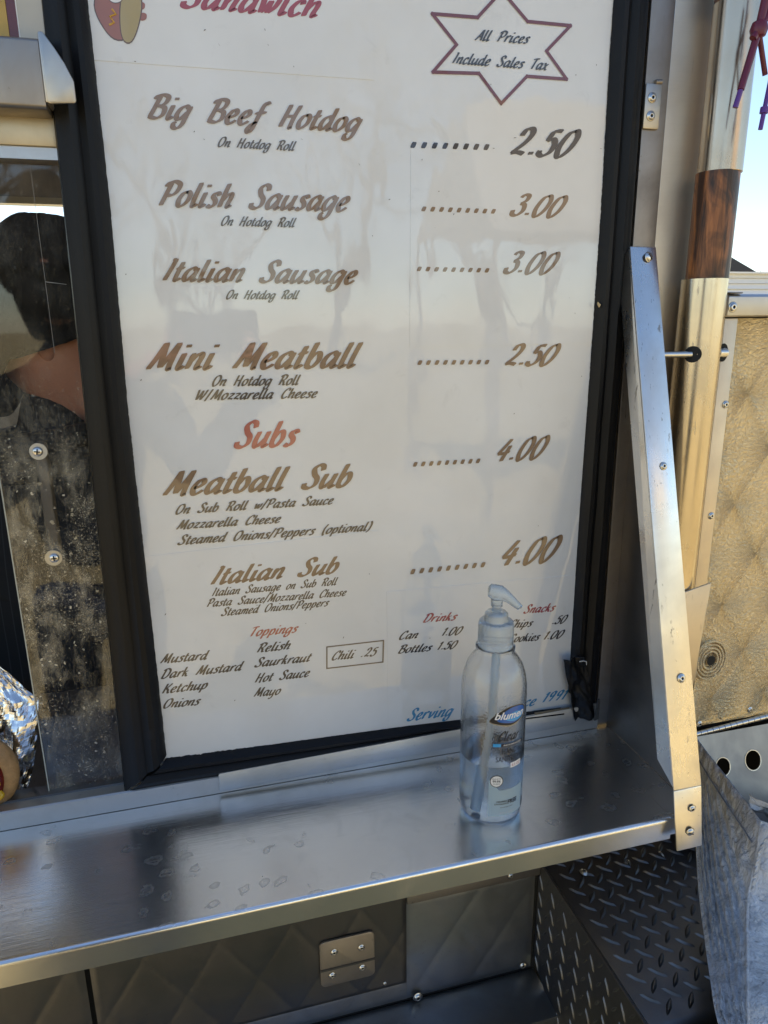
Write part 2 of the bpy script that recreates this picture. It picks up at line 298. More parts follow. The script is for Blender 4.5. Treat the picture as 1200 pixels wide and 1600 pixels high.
# ------------------------------------------------------------------ builders
LOC = {}
def link(o): sc.collection.objects.link(o); return o
def tag(o, label, cat, group=None, kind=None):
    o['label'] = label; o['category'] = cat
    if group: o['group'] = group
    if kind: o['kind'] = kind
    return o
def thing(name, label, cat, loc, group=None):
    o = link(bpy.data.objects.new(name, None)); o.empty_display_size = .05
    o.location = P(*loc); LOC[o.name] = P(*loc); return tag(o, label, cat, group)
class MB:
    def __init__(s): s.v = []; s.f = []
    def add(s, vs, fs):
        n = len(s.v); s.v += [P(*q) for q in vs]; s.f += [tuple(n+i for i in f) for f in fs]; return s
    def box(s, x0, x1, y0, y1, z0, z1):
        vs = [(x, y, z) for x in (x0, x1) for y in (y0, y1) for z in (z0, z1)]
        return s.add(vs, [(0, 1, 3, 2), (4, 6, 7, 5), (0, 4, 5, 1), (2, 3, 7, 6), (0, 2, 6, 4), (1, 5, 7, 3)])
    def hexa(s, a, c):       # two quads (lists of 4 points), front and back
        return s.add(list(a)+list(c), [(0, 1, 2, 3), (7, 6, 5, 4), (0, 4, 5, 1), (1, 5, 6, 2), (2, 6, 7, 3), (3, 7, 4, 0)])
    def prism(s, poly, y0, y1):   # polygon in x,z extruded along y
        n = len(poly)
        return s.add([(x, y0, z) for x, z in poly]+[(x, y1, z) for x, z in poly], [tuple(range(n)), tuple(reversed(range(n, 2*n)))]+[(i, i+n, (i+1) % n+n, (i+1) % n) for i in range(n)])
    def prismx(s, poly, x0, x1):  # polygon in y,z extruded along x
        n = len(poly)
        return s.add([(x0, y, z) for y, z in poly]+[(x1, y, z) for y, z in poly], [tuple(range(n)), tuple(reversed(range(n, 2*n)))]+[(i, i+n, (i+1) % n+n, (i+1) % n) for i in range(n)])
    def tube(s, pts, r, n=10, cap=True):
        pts = [Vector(p) for p in pts]; rs = r if isinstance(r, (list, tuple)) else [r]*len(pts); rings = []; vs = []
        up = None
        for i, p in enumerate(pts):
            t = (pts[min(i+1, len(pts)-1)]-pts[max(i-1, 0)]).normalized()
            if up is None: a = t.cross(Vector((0, 0, 1)) if abs(t.z) < .9 else Vector((0, 1, 0))).normalized(); up = a
            a = (up-t*up.dot(t)).normalized(); up = a; bb = t.cross(a).normalized()
            for k in range(n):
                an = 2*PI*k/n; vs.append(tuple(p+a*math.cos(an)*rs[i]+bb*math.sin(an)*rs[i]))
        fs = [(i*n+k, i*n+(k+1) % n, (i+1)*n+(k+1) % n, (i+1)*n+k) for i in range(len(pts)-1) for k in range(n)]
        if cap: fs += [tuple(reversed(range(n))), tuple(range((len(pts)-1)*n, len(pts)*n))]
        return s.add(vs, fs)
    def lathe(s, prof, c=(0, 0, 0), n=32, capb=True, capt=True):  # profile (r, z) round a vertical axis
        vs = [(c[0]+r*math.cos(2*PI*k/n), c[1]+r*math.sin(2*PI*k/n), c[2]+z) for r, z in prof for k in range(n)]
        fs = [(i*n+k, i*n+(k+1) % n, (i+1)*n+(k+1) % n, (i+1)*n+k) for i in range(len(prof)-1) for k in range(n)]
        if capb: fs.append(tuple(reversed(range(n))))
        if capt: fs.append(tuple(range((len(prof)-1)*n, len(prof)*n)))
        return s.add(vs, fs)
    def grid(s, fn, nu, nv):
        vs = [fn(i/nu, j/nv) for j in range(nv+1) for i in range(nu+1)]
        return s.add(vs, [(j*(nu+1)+i, j*(nu+1)+i+1, (j+1)*(nu+1)+i+1, (j+1)*(nu+1)+i) for j in range(nv) for i in range(nu)])
    def build(s, name, m, parent=None, bevel=0, seg=2, smooth=False, label=None, kind=None, recalc=True, solid=0):
        org = LOC.get(parent.name, Vector()) if parent else Vector()
        me = bpy.data.meshes.new(name); me.from_pydata([tuple(v-org) for v in s.v], [], s.f)
        bm = bmesh.new(); bm.from_mesh(me)
        if recalc: bmesh.ops.recalc_face_normals(bm, faces=bm.faces)
        if bevel:
            es = [e for e in bm.edges if len(e.link_faces) == 2 and e.calc_face_angle(0) > .5]
            bmesh.ops.bevel(bm, geom=es, offset=bevel, segments=seg, affect='EDGES', profile=.5, clamp_overlap=True)
        bm.to_mesh(me); bm.free()
        if smooth or bevel:
            for p in me.polygons: p.use_smooth = True
            me.set_sharp_from_angle(angle=math.radians(38))
        mm = m if isinstance(m, list) else [M[m] if isinstance(m, str) else m]
        for q in mm: me.materials.append(M[q] if isinstance(q, str) else q)
        o = link(bpy.data.objects.new(name, me)); o.parent = parent; LOC[o.name] = org
        if solid:
            md = o.modifiers.new('solid', 'SOLIDIFY'); md.thickness = solid*U
        if label: o['label'] = label
        if kind: o['kind'] = kind
        return o

# shared rivet (pop rivet: ring with a dark hole); axis -Y
def rivet_mesh(kind):
    bm = bmesh.new(); n = 14; r = 1
    prof = [(1.38, 0, 2), (1.3, .05, 2), (1.0, .10, 0), (.95, .35, 0), (.7, .55, 0), (.42, .55, 0), (.34, .40, 1), (0.001, .36, 1)] if kind == 'pop' else \
           [(1.25, 0, 2), (1.15, .06, 2), (1.0, .08, 0), (.95, .40, 0), (.6, .58, 0), (0.001, .62, 0)]
    rings = [[bm.verts.new((q*math.cos(2*PI*k/n), -h, q*math.sin(2*PI*k/n))) for k in range(n)] for q, h, _ in prof]
    for i in range(len(prof)-1):
        for k in range(n):
            f = bm.faces.new((rings[i][k], rings[i][(k+1) % n], rings[i+1][(k+1) % n], rings[i+1][k])); f.smooth = True; f.material_index = 1 if prof[i+1][2] == 1 or prof[i][2] == 2 and i == 0 else 0
    if kind == 'slot':
        vs = [bm.verts.new(p) for p in ((-.85, -.66, -.12), (.85, -.66, -.12), (.85, -.66, .12), (-.85, -.66, .12))]; f = bm.faces.new(vs); f.material_index = 1
    if kind == 'cross':
        for a in (0, PI/2):
            vs = [bm.verts.new((math.cos(a)*x-math.sin(a)*z, -.66-.01*a, math.sin(a)*x+math.cos(a)*z)) for x, z in ((-.6, -.12), (.6, -.12), (.6, .12), (-.6, .12))]; f = bm.faces.new(vs); f.material_index = 1
    bmesh.ops.recalc_face_normals(bm, faces=bm.faces)
    me = bpy.data.meshes.new('rivet_'+kind); bm.to_mesh(me); bm.free()
    me.materials.append(M['rivet']); me.materials.append(M['hole']); return me
RV = {k: rivet_mesh(k) for k in ('pop', 'slot', 'cross')}
def rivet(parent, x, y, z, r=.0048, kind='pop', rx=0, rz=0, name=None):
    o = link(bpy.data.objects.new(name or ('rivet' if kind == 'pop' else 'screw'), RV[kind])); o.parent = parent
    o.location = P(x, y, z)-LOC.get(parent.name, Vector()); o.scale = (r*U,)*3; o.rotation_euler = (rx, random.uniform(0, 3) if kind != 'pop' else 0, rz); return o
# ------------------------------------------------------------------ ground and surroundings
def ground_mat():
    m, nt, b = mat('dry_grass_ground'); c = coords(nt)
    n = noise_t(nt, c, 2.2, 6, .7, .5); n2 = noise_t(nt, c, 22, 5, .7)
    c1 = mixc(nt, ramp(nt, n, [(.35, 0), (.65, 1)]), (.60, .43, .18), (.34, .26, .10))
    nt.links.new(mixc(nt, ramp(nt, n2, [(.4, 0), (.7, .7)]), c1, (.66, .53, .30)), b.inputs['Base Color']); pset(b, Roughness=.9)
    bump(nt, n2, b, .8, .05); return m
M['ground'] = ground_mat(); M['straw'] = simple('dry_grass_blades', (.62, .47, .23), .7, var=.35, nscale=3)
g = MB(); g.add([(-700, -700, -ZG), (700, -700, -ZG), (700, 700, -ZG), (-700, 700, -ZG)], [(0, 1, 2, 3)])
gr = g.build('ground', 'ground'); gr['kind'] = 'structure'
bl = MB(); rnd = random.Random(3)
for i in range(26000):
    a = rnd.random(); x = rnd.uniform(-7, 9); y = -1.6-10*a*a
    h = rnd.uniform(.05, .17); an = rnd.uniform(0, PI); wd = .008; lx = rnd.gauss(0, .06); ly = rnd.gauss(0, .06)
    bl.add([(x-wd*math.cos(an), y-wd*math.sin(an), -ZG-.003), (x+wd*math.cos(an), y+wd*math.sin(an), -ZG-.003), (x+lx, y+ly, -ZG+h)], [(0, 1, 2)])
gb = bl.build('dry_grass', 'straw', recalc=False, kind='stuff'); tag(gb, 'golden dry grass growing across the field in front of the cart', 'grass')

def tree_meshes(seed, h, fat=1):
    r = random.Random(seed); tr = MB(); cr = MB()
    def br(p, d, l, rad, lev, mb):
        pts = [p]; q = Vector(p); dd = Vector(d)
        for k in range(3):
            dd = (dd+Vector((r.gauss(0, .12), r.gauss(0, .12), r.gauss(.04, .08)))).normalized(); q = q+dd*l/3; pts.append(tuple(q))
        mb.tube(pts, [rad, rad*.85, rad*.7, rad*.55], 5 if lev < 2 else 3, False)
        if lev < 5:
            for k in range(r.choice((2, 3, 3)) if lev else 4):
                t = r.uniform(.35, 1); i = min(2, int(t*3)); b0 = Vector(pts[i]).lerp(Vector(pts[i+1]), t*3-i if t < 1 else 1)
                nd = (dd+Vector((r.gauss(0, .55), r.gauss(0, .55), r.uniform(-.1, .5)))).normalized()
                br(tuple(b0), nd, l*r.uniform(.55, .8), rad*.5, lev+1, cr)
    br((0, 0, -ZG), (0, 0, 1), h*.42, h*.022*fat, 0, tr)
    return tr, cr
tree_src = []
for i, (sd_, h_) in enumerate(((1, 13), (2, 11), (5, 15), (9, 5.2))):
    t = thing('bare_tree', 'x', 'tree', (0, 0, -ZG)); a, c = tree_meshes(sd_, h_, 1.7 if i == 3 else 1)
    a.build('trunk', 'bark', t, smooth=True); c.build('crown', 'bark', t, recalc=False); tree_src.append(t)
def place_tree(i, x, y, rz, s, label, first):
    t = tree_src[i]
    if not first:
        n = link(t.copy())
        for ch in t.children:
            c = link(ch.copy()); c.parent = n
        t = n
    t.location = P(x, y, -ZG); t.rotation_euler = (0, 0, rz); t.scale = (s, s, s); t['label'] = label; t['group'] = 'bare trees round the field'
spots = [(0, -9, -34, .3, 1.35, 'bare leafless tree, left of three behind the photographer'), (1, -1, -30, 1.2, 1.4, 'bare leafless tree standing straight across from the menu'), (2, 7, -36, 2.2, 1.5, 'tall bare leafless tree right of the middle across the field'),
         (0, 15, -33, 4, 1.6, 'bare leafless tree at the right edge of the row across the field'), (1, -18, -40, 5, 1.1, 'bare leafless tree far left in the row across the field'), (2, -5, -48, .8, 1, 'bare leafless tree in the second row across the field'),
         (0, 24, -44, 2.9, 1.1, 'bare leafless tree farthest right across the field'), (1, 3, -55, 3.6, 1.2, 'bare leafless tree farthest back across the field'),
         (3, 22.3, 21.6, 2.1, 1, 'bare bluish tree on the horizon above the white shed')]
seen = set()
for sp in spots: place_tree(*sp[:5], sp[5], sp[0] not in seen); seen.add(sp[0])

# shed seen right of the pole
t = thing('white_shed', 'long white sided shed beyond the cart at the right edge, under the pale sky', 'shed', (13, 12.5, -ZG))
m = MB(); m.box(10.2, 19, 12.08, 16, -ZG, .99); m.build('wall', 'shed_white', t)
k = 0; z = -ZG+.02
while z < .95:
    pl = MB(); pl.add([(10.17, 12.08, z), (19, 12.08, z), (19, 12.0, z), (10.17, 12.0, z), (10.17, 12.08, z+.105), (19, 12.08, z+.105), (19, 12.062, z+.105), (10.17, 12.062, z+.105)],
        [(0, 1, 2, 3), (4, 7, 6, 5), (3, 2, 6, 7), (0, 3, 7, 4), (1, 5, 6, 2)]); pl.build('siding_plank', 'shed_white', t); z += .112
m = MB(); m.box(10.1, 19.1, 11.9, 16.1, .99, 1.02); m.build('roof_edge', 'shed_white', t)
t = thing('grey_house', 'small dark roofed house whose roof tip shows just above the white shed', 'house', (20, 26, -ZG))
m = MB(); m.box(15, 23.2, 24, 30, -ZG, 1.2); m.build('wall', 'house_wall', t)
m = MB(); m.prism([(14.6, 1.2), (23.9, 1.2), (19.2, 3.2)], 23.6, 30.4); m.build('roof', 'roof_dark', t)

# tan canopy tent whose reflection crosses the top right of the menu
t = thing('canopy_tent', 'tan canvas canopy tent on thin posts standing in the grass behind the camera', 'tent', (4.6, -7, -ZG))
m = MB(); m.prismx([(-9, 1.15), (-6.2, 1.15), (-7.6, 2.6)], 3.1, 7.2); m.build('canopy', 'canvas', t)
for x in (3.2, 7.1):
    for y in (-8.9, -6.3):
        m = MB(); m.box(x-.04, x+.04, y-.04, y+.04, -ZG, 1.15); m.build('post', 'canopy_post', t)
m = MB(); m.box(3.1, 7.2, -6.26, -6.2, .98, 1.15); m.build('valance', 'canvas', t)

# ------------------------------------------------------------------ the hot dog cart
cart = thing('hot_dog_cart', 'stainless steel hot dog cart with serving window, fold-down shelf and diamond plate fender', 'food cart', (.3, .9, -ZG))
SZ = -.72
# shelf: thin tray with a rounded front lip and skirt
pr = [(.0, SZ), (-.2465, SZ), (-.2485, SZ), (-.2510, SZ-.0006), (-.2528, SZ-.0022), (-.2535, SZ-.0046), (-.2535, SZ-.0058), (-.2535, SZ-.0350), (-.2535, SZ-.0360), (-.251, SZ-.0365), (-.251, SZ-.006), (-.24, SZ-.004), (0, SZ-.004)]
m = MB(); m.prismx(pr, -1.5, .640); shelf = m.build('serving_shelf', 'shelf', cart, smooth=True)
m = MB(); m.prismx([(.0, SZ), (-.2525, SZ), (-.2525, SZ-.03), (-.250, SZ-.03), (-.250, SZ-.004), (0, SZ-.004)], .6403, .6935); m.build('shelf_end', 'shelf', cart)
# gusset standing on the shelf end between wall and brace
m = MB(); m.prismx([(-.002, SZ+.001), (-.250, SZ+.001), (-.225, SZ+.06), (-.002, .10)], .6865, .6895); m.build('gusset_panel', 'gusset', cart)
# sloping brace: face plate and return flange
xa, xb = .647, .692
top, bot = (-.022, .112), (-.258, -.668)
face = MB(); T = .003
face.hexa([(xa, top[0], top[1]), (xb, top[0], top[1]), (.682, bot[0], bot[1]), (.634, bot[0], bot[1])],
          [(xa, top[0]+T, top[1]), (xb, top[0]+T, top[1]), (.682, bot[0]+T, bot[1]), (.634, bot[0]+T, bot[1])])
face.hexa([(.634, bot[0], bot[1]-.0002), (.682, bot[0], bot[1]-.0002), (.682, -.274, -.762), (.638, -.274, -.762)],
          [(.634, bot[0]+T, bot[1]-.0002), (.682, bot[0]+T, bot[1]-.0002), (.682, -.271, -.762), (.638, -.271, -.762)])
brace = face.build('shelf_brace', 'brace', cart, bevel=.0012)
m = MB(); m.hexa([(xa, top[0]+T, top[1]-.004), (xa, top[0]+.030, top[1]-.02), (.630, bot[0]+.038, bot[1]+.03), (.634, bot[0]+T, bot[1]+.004)],
                 [(xa+T, top[0]+T, top[1]-.004), (xa+T, top[0]+.030, top[1]-.02), (.633, bot[0]+.038, bot[1]+.03), (.637, bot[0]+T, bot[1]+.004)])
m.build('brace_flange', 'brace', cart)
m = MB(); m.hexa([(xb-.002, top[0]+T, top[1]-.004), (xb-.002, top[0]+.022, top[1]-.02), (.680, bot[0]+.030, bot[1]+.03), (.680, bot[0]+T, bot[1]+.004)],
                 [(xb, top[0]+T, top[1]-.004), (xb, top[0]+.022, top[1]-.02), (.682, bot[0]+.030, bot[1]+.03), (.682, bot[0]+T, bot[1]+.004)])
m.build('brace_flange', 'brace', cart)
def on_brace(px_t, t): return (px_t, top[0]+(bot[0]-top[0])*t-.001, top[1]+(bot[1]-top[1])*t)
tilt = math.atan2(bot[0]-top[0], -(bot[1]-top[1]))
rivet(brace, *on_brace(.676, .02), .0066, 'slot', tilt); rivet(brace, *on_brace(.668, .41), .0045, 'pop', tilt); rivet(brace, *on_brace(.664, .80), .0052, 'pop', tilt)
rivet(brace, .664, -.264, -.70, .0050, 'pop', .17); rivet(brace, .660, -.270, -.735, .0060, 'slot', .17)
# window stile and hinge plate
m = MB(); m.box(.6635, .7030, -.004, .02, -.714, .80); m.box(.6635, .6665, .02, .06, -.714, .8); stile = m.build('window_stile', 'stile', cart, bevel=.0008)
m = MB(); m.box(.662, .689, -.009, -.0045, .276, .336); hp = m.build('hinge_plate', 'brushed_v', cart, bevel=.002)
rivet(hp, .673, -.0095, .317, .0052); rivet(hp, .673, -.0095, .293, .0052)
m = MB(); m.tube([(.678, -.007, .338), (.688, -.007, .339)], .0035); m.build('hinge_knuckle', 'stile', cart, smooth=True)
# outer skin right of the stile
m = MB(); m.box(.7045, .8495, .0, .006, -.76, .80); m.box(.8465, .8495, .006, 1.9, -.8, .8)
m.build('side_skin', 'skin', cart, bevel=.0006)
m = MB(); m.box(.7033, .7045, -.0015, .004, -.71, .80); m.build('seam_strip', 'rivet', cart)
m = MB(); m.box(.8500, .8755, .0, .006, -.66, .006); post = m.build('corner_strip', 'skin', cart, bevel=.0006)
for x, z in ((.871, -.136), (.868, -.333), (.8665, -.529)): rivet(post, x-.001, -.0005, z, .0048)
# umbrella pole socket in front of the skin
PX, PY = .7685, -.042
prof = [(.0335, -.45), (.0335, .064), (.0315, .0645), (.0315, -.45)]
m = MB(); m.lathe([(.0338, -.47), (.0338, .064), (.0318, .0646), (.0318, .03)], (PX, PY, 0), 48, True, False); sock = m.build('pole_socket', 'pole', cart, smooth=True)
m = MB(); m.box(PX+.0335, PX+.0385, PY+.001, PY+.0345, -.44, .060); m.build('socket_flange', 'pole', cart, bevel=.001)
m = MB(); m.tube([(.680, PY-.010, -.0475), (PX-.0265, PY-.020, -.0475)], .0048, 14); m.build('locking_pin', 'rivet', cart, smooth=True)
m = MB(); m.tube([(PX+.07, PY+.035, -.049), (PX+.0845, PY+.035, -.049)], .0070, 14); m.build('locking_pin_tip', 'rivet', cart, smooth=True)
m = MB()
vs = []; n = 20
for k in range(n):
    a = 2*PI*k/n; dx = .013*math.cos(a); dz = .0125*math.sin(a)
    ax = math.pi+.72+dx/.0338; vs.append((PX+.0344*math.cos(ax), PY+.0344*math.sin(ax), -.0475+dz))
ax = math.pi+.72; vs.append((PX+.0344*math.cos(ax), PY+.0344*math.sin(ax), -.0475)); m.add(vs, [(k, (k+1) % n, n) for k in range(n)]); m.build('pin_hole', 'hole', cart)
m = MB(); m.add([(.8525+.0095*math.cos(2*PI*k/20), -.0012, -.049+.015*math.sin(2*PI*k/20)) for k in range(20)], [tuple(range(20))]); m.build('pin_hole', 'hole', cart)
rivet(cart, .8530, -.0025, -.049, .0065, 'slot', name='bolt')
m = MB(); m.hexa([(.722, -.081, -.445), (.813, -.081, -.425), (.800, -.081, -.63), (.722, -.081, -.63)], [(.722, -.077, -.445), (.813, -.077, -.425), (.800, -.077, -.63), (.722, -.077, -.63)])
m.box(.722, .805, -.077, -.001, -.632, -.628); m.build('socket_pocket', 'skin', cart, bevel=.0006)
# quilted upper panel of the side box, top bar
def quilt(name, x0, x1, z0, z1, y, ox, oz, W, H, d, mt, step=.004, ex=.42):
    nu, nv = int((x1-x0)/step), int((z1-z0)/step)
    def fn(u, v):
        x = x0+(x1-x0)*u; z = z0+(z1-z0)*v; a = (x-ox)/W+(z-oz)/H; b_ = (x-ox)/W-(z-oz)/H
        h = (abs(math.sin(PI*a))*abs(math.sin(PI*b_)))**ex
        edge = min(1, min(x-x0, x1-x, z-z0, z1-z)/.008)
        return (x, y-d*h*max(edge, 0), z)
    m = MB(); m.grid(fn, nu, nv); return m.build(name, mt, cart, smooth=True, recalc=False)
qp = quilt('quilted_side_panel', .878, 1.75, -.765, .006, .006, .92, -.3175, .126, .197, .0017, 'quilt_gold', .005, .3)
for x, z in ((.897, -.757), (1.013, -.745)): rivet(qp, x, .001, z, .0046)
m = MB(); m.add([(.905+.009*math.cos(2*PI*k/20), -.0002, -.622+.010*math.sin(2*PI*k/20)) for k in range(20)], [tuple(range(20))]); m.build('panel_hole', 'hole', cart)
m = MB()
for rr in (.016, .022, .028, .034):
    m.tube([(.905+rr*math.cos(2*PI*k/40), .0028, -.622+rr*1.15*math.sin(2*PI*k/40)) for k in range(41)], .0028, 6, False)
m.build('panel_dimple', 'quilt_gold', cart, smooth=True)
m = MB(); m.prismx([(-.004, .008), (-.012, .010), (-.012, .040), (-.006, .044), (.10, .044), (.10, .040), (-.004, .038)], .843, 1.75); bar = m.build('top_bar', 'brushed', cart, bevel=.0006)
m = MB(); m.box(.843, .868, -.0135, .03, .0445, .047); m.build('bar_tab', 'gusset', cart, bevel=.001)
rivet(bar, .8515, -.0125, .0235, .0062)
m = MB(); m.box(.855, 1.75, .10, .9, -.9, .04); m.build('side_box', 'dim', cart)
# piano hinge and flap with round vent holes
kn = 0; x = .884
while x < 1.30:
    zz = -.776+(x-.884)*.068
    m = MB(); m.tube([(x, -.003, zz), (x+.0125, -.003, zz+.0009)], .0052, 10); m.build('hinge_knuckle', 'rivet', cart, smooth=True); x += .0136; kn += 1
m = MB(); x0, x1, z0, z1 = .878, 1.5, -1.0, -.782; holes = ((.940, -.843, .0165), (1.0105, -.842, .0185))
bmx = bmesh.new()
def flap_pt(x, z): return (x, -.003-(z1-z)*.38, z)
nx = 100; nz = 40
for i in range(nx):
    for j in range(nz):
        xa_, xb_ = x0+(x1-x0)*i/nx, x0+(x1-x0)*(i+1)/nx; za_, zb_ = z0+(z1-z0)*j/nz, z0+(z1-z0)*(j+1)/nz
        def sn(x, z):
            for hx, hz, hr in holes:
                d = math.hypot(x-hx, z-hz)
                if abs(d-hr) < .0052: return (hx+(x-hx)*hr/d, hz+(z-hz)*hr/d)
            return (x, z)
        cx, cz = (xa_+xb_)/2, (za_+zb_)/2
        if any(math.hypot(cx-hx, cz-hz) < hr for hx, hz, hr in holes): continue
        q = [sn(*p) for p in ((xa_, za_), (xb_, za_), (xb_, zb_), (xa_, zb_))]
        m.add([flap_pt(*p) for p in q], [(0, 1, 2, 3)])
m.build('vented_flap', 'blue_quilt', cart, recalc=False)
for hx, hz, hr in holes:
    m = MB(); m.tube([flap_pt(hx+hr*math.cos(2*PI*k/32), hz+hr*math.sin(2*PI*k/32)) for k in range(33)], .0011, 6, False); m.build('hole_rim', 'rivet', cart, smooth=True)
m = MB(); m.box(.88, 1.5, .03, .034, -1.0, -.78); m.build('flap_backing', 'black', cart)

# wall below the shelf
SB = -1.258
quilt('lower_quilt', .3, .5615, -1.256, -1.026, .006, .025, -1.109, .124, .195, .0022, 'blue_quilt', .005, .2)
lq = quilt('lower_skirt', -.247, .3, -1.256, -1.206, .0055, .025, -1.109, .124, .195, .0018, 'blue_quilt', .005, .2)
rivet(cart, .320, -.002, -1.250, .0075, 'pop'); rivet(cart, .543, .003, -1.246, .0055, 'pop')
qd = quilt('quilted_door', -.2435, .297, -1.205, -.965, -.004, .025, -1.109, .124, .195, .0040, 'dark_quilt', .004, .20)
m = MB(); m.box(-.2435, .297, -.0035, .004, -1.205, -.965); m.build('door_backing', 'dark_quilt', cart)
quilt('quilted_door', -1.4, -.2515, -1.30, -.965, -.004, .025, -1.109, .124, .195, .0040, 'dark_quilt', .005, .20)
m = MB(); m.box(-1.5, .60, .008, .012, -1.6, -.73); m.build('lower_wall', 'black', cart)
rivet(qd, .254, -.0075, -1.190, .003)
m = MB(); m.box(.298, .566, -.006, .004, -1.024, -.99); st = m.build('trim_strip', 'stile', cart, bevel=.0008); rivet(st, .503, -.0065, -1.010, .0042)
def rrect(x0, x1, z0, z1, r, n=6):
    pts = []
    for cx, cz, a0 in ((x1-r, z1-r, 0), (x0+r, z1-r, 90), (x0+r, z0+r, 180), (x1-r, z0+r, 270)):
        for k in range(n+1):
            a = math.radians(a0+90*k/n); pts.append((cx+r*math.cos(a), cz+r*math.sin(a)))
    return pts
m = MB(); m.prism(rrect(.133, .234, -1.158, -1.0575, .010), -.013, -.0085); lp = m.build('hinge_plate', 'stile', cart, bevel=.0008)
for x, z in ((.159, -1.083), (.209, -1.087), (.154, -1.134), (.210, -1.133)): rivet(lp, x, -.0135, z, .0050)
m = MB(); m.box(.1335, .2335, -.0145, -.0131, -1.121, -1.117); m.build('hinge_line', 'dark_quilt', lp)
# ledge under the wall
m = MB(); m.box(-1.4, .5685, -.1, .006, -1.30, -1.262); m.build('step_ledge', 'blue_quilt', cart, bevel=.001)
# diamond plate fender
FX = .570
def lug(mb, o, ax, ay, nrm, L=.0172, Wd=.0046, H=.0032):
    o, ax, ay, nrm = map(Vector, (o, ax, ay, nrm)); n = 8; base = []; mid = []
    for k in range(n):
        a = 2*PI*k/n; c_, s_ = math.cos(a), math.sin(a); base.append(tuple(o+ax*L*c_+ay*Wd*s_*(1-.35*abs(c_))-nrm*.0003))
        mid.append(tuple(o+ax*L*.62*c_+ay*Wd*.30*s_+nrm*H))
    mb.add(base+mid, [(k, (k+1) % n, n+(k+1) % n, n+k) for k in range(n)]+[tuple(range(n, 2*n))])
m = MB(); RF = .02
m.prismx([(0, -1.0), (-.335, -1.0), (-.346, -1.003), (-.353, -1.011), (-.356, -1.022), (-.356, -1.9), (-.35, -1.9), (-.35, -1.03), (-.33, -1.006), (0, -1.006)], FX+.001, 1.45)
for i in range(22):
    for j in range(9):
        x = .587+.039*i; y = -.012-.036*j+.0
        if x < 1.4:
            lug(m, (x+.011, y, -1.0), (.707, -.707, 0), (.707, .707, 0), (0, 0, 1))
            if y-.018 > -.335: lug(m, (x+.0305, y-.018, -1.0), (.707, .707, 0), (.707, -.707, 0), (0, 0, 1))
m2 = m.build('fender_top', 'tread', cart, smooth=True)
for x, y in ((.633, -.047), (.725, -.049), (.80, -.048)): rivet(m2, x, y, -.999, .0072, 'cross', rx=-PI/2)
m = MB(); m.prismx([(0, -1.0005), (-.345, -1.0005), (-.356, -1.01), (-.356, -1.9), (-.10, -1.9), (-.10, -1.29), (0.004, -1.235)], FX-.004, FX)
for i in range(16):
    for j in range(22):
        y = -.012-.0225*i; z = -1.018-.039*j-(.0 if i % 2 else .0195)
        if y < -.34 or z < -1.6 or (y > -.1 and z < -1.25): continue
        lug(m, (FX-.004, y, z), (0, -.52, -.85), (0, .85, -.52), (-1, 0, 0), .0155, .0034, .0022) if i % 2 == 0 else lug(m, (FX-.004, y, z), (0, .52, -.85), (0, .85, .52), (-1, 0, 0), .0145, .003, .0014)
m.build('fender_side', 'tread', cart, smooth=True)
m = MB(); m.tube([(FX-.003, -.001, -.9995), (FX-.003, -.34, -.9995)], .0022, 8); m.build('fender_edge', 'tread', cart, smooth=True)

# window sill, track, flat bar
m = MB(); m.prismx([(.06, -.7), (-.006, -.6885), (-.0085, -.690), (-.0085, SZ+.0008), (.06, SZ+.0008)], -1.5, .6635); m.build('window_sill', 'flat_bar', cart, smooth=True)
m = MB(); m.prism([(-.0150, -.6830), (-.0130, -.6800), (.62, -.6660), (.660, -.6650), (.660, -.7000), (.62, -.7000), (-.0135, -.7130), (-.0150, -.7110)], -.0145, -.0095); m.build('flat_bar', 'flat_bar', cart, bevel=.001)
m = MB(); m.box(-1.2, -.1, .020, .045, -.7, -.690); m.build('glass_track', 'gusset', cart)
# dirty sliding pane
m = MB(); m.box(-.2690, -.09, .0285, .0325, -.700, .216); pane = m.build('sliding_pane', 'plexi', cart)
m = MB(); m.box(-.2706, -.2691, .0283, .0327, -.699, .216); m.build('pane_edge', 'plexi_edge', pane)
for z in (-.1605, -.314):
    rivet(pane, -.2175+( .002 if z < -.2 else 0), .0275, z, .0068, 'cross')
m = MB(); m.prismx([(.034, -.150), (.034, -.324), (.050, -.324), (.056, -.300), (.056, -.174), (.050, -.150)], -.2235, -.2085); m.build('pane_handle', simple('handle_plastic', (.22, .20, .18), .5), pane, bevel=.002)
for z in (-.1605, -.314):
    m = MB(); m.tube([(-.2165, .0282, z), (-.2165, .0265, z)], .0115, 20); m.build('washer', 'brushed', pane, smooth=True)
m = MB(); m.add([(-.1802, .0280, .20), (-.1798, .0280, .20), (-.1798, .0280, -.03), (-.1802, .0280, -.03)], [(0, 1, 2, 3)]); m.add([(-.180, .0280, .060), (-.155, .0280, .057), (-.155, .0280, .0575), (-.180, .0280, .0608)], [(0, 1, 2, 3)]); m.build('scratch', 'scratch', pane)
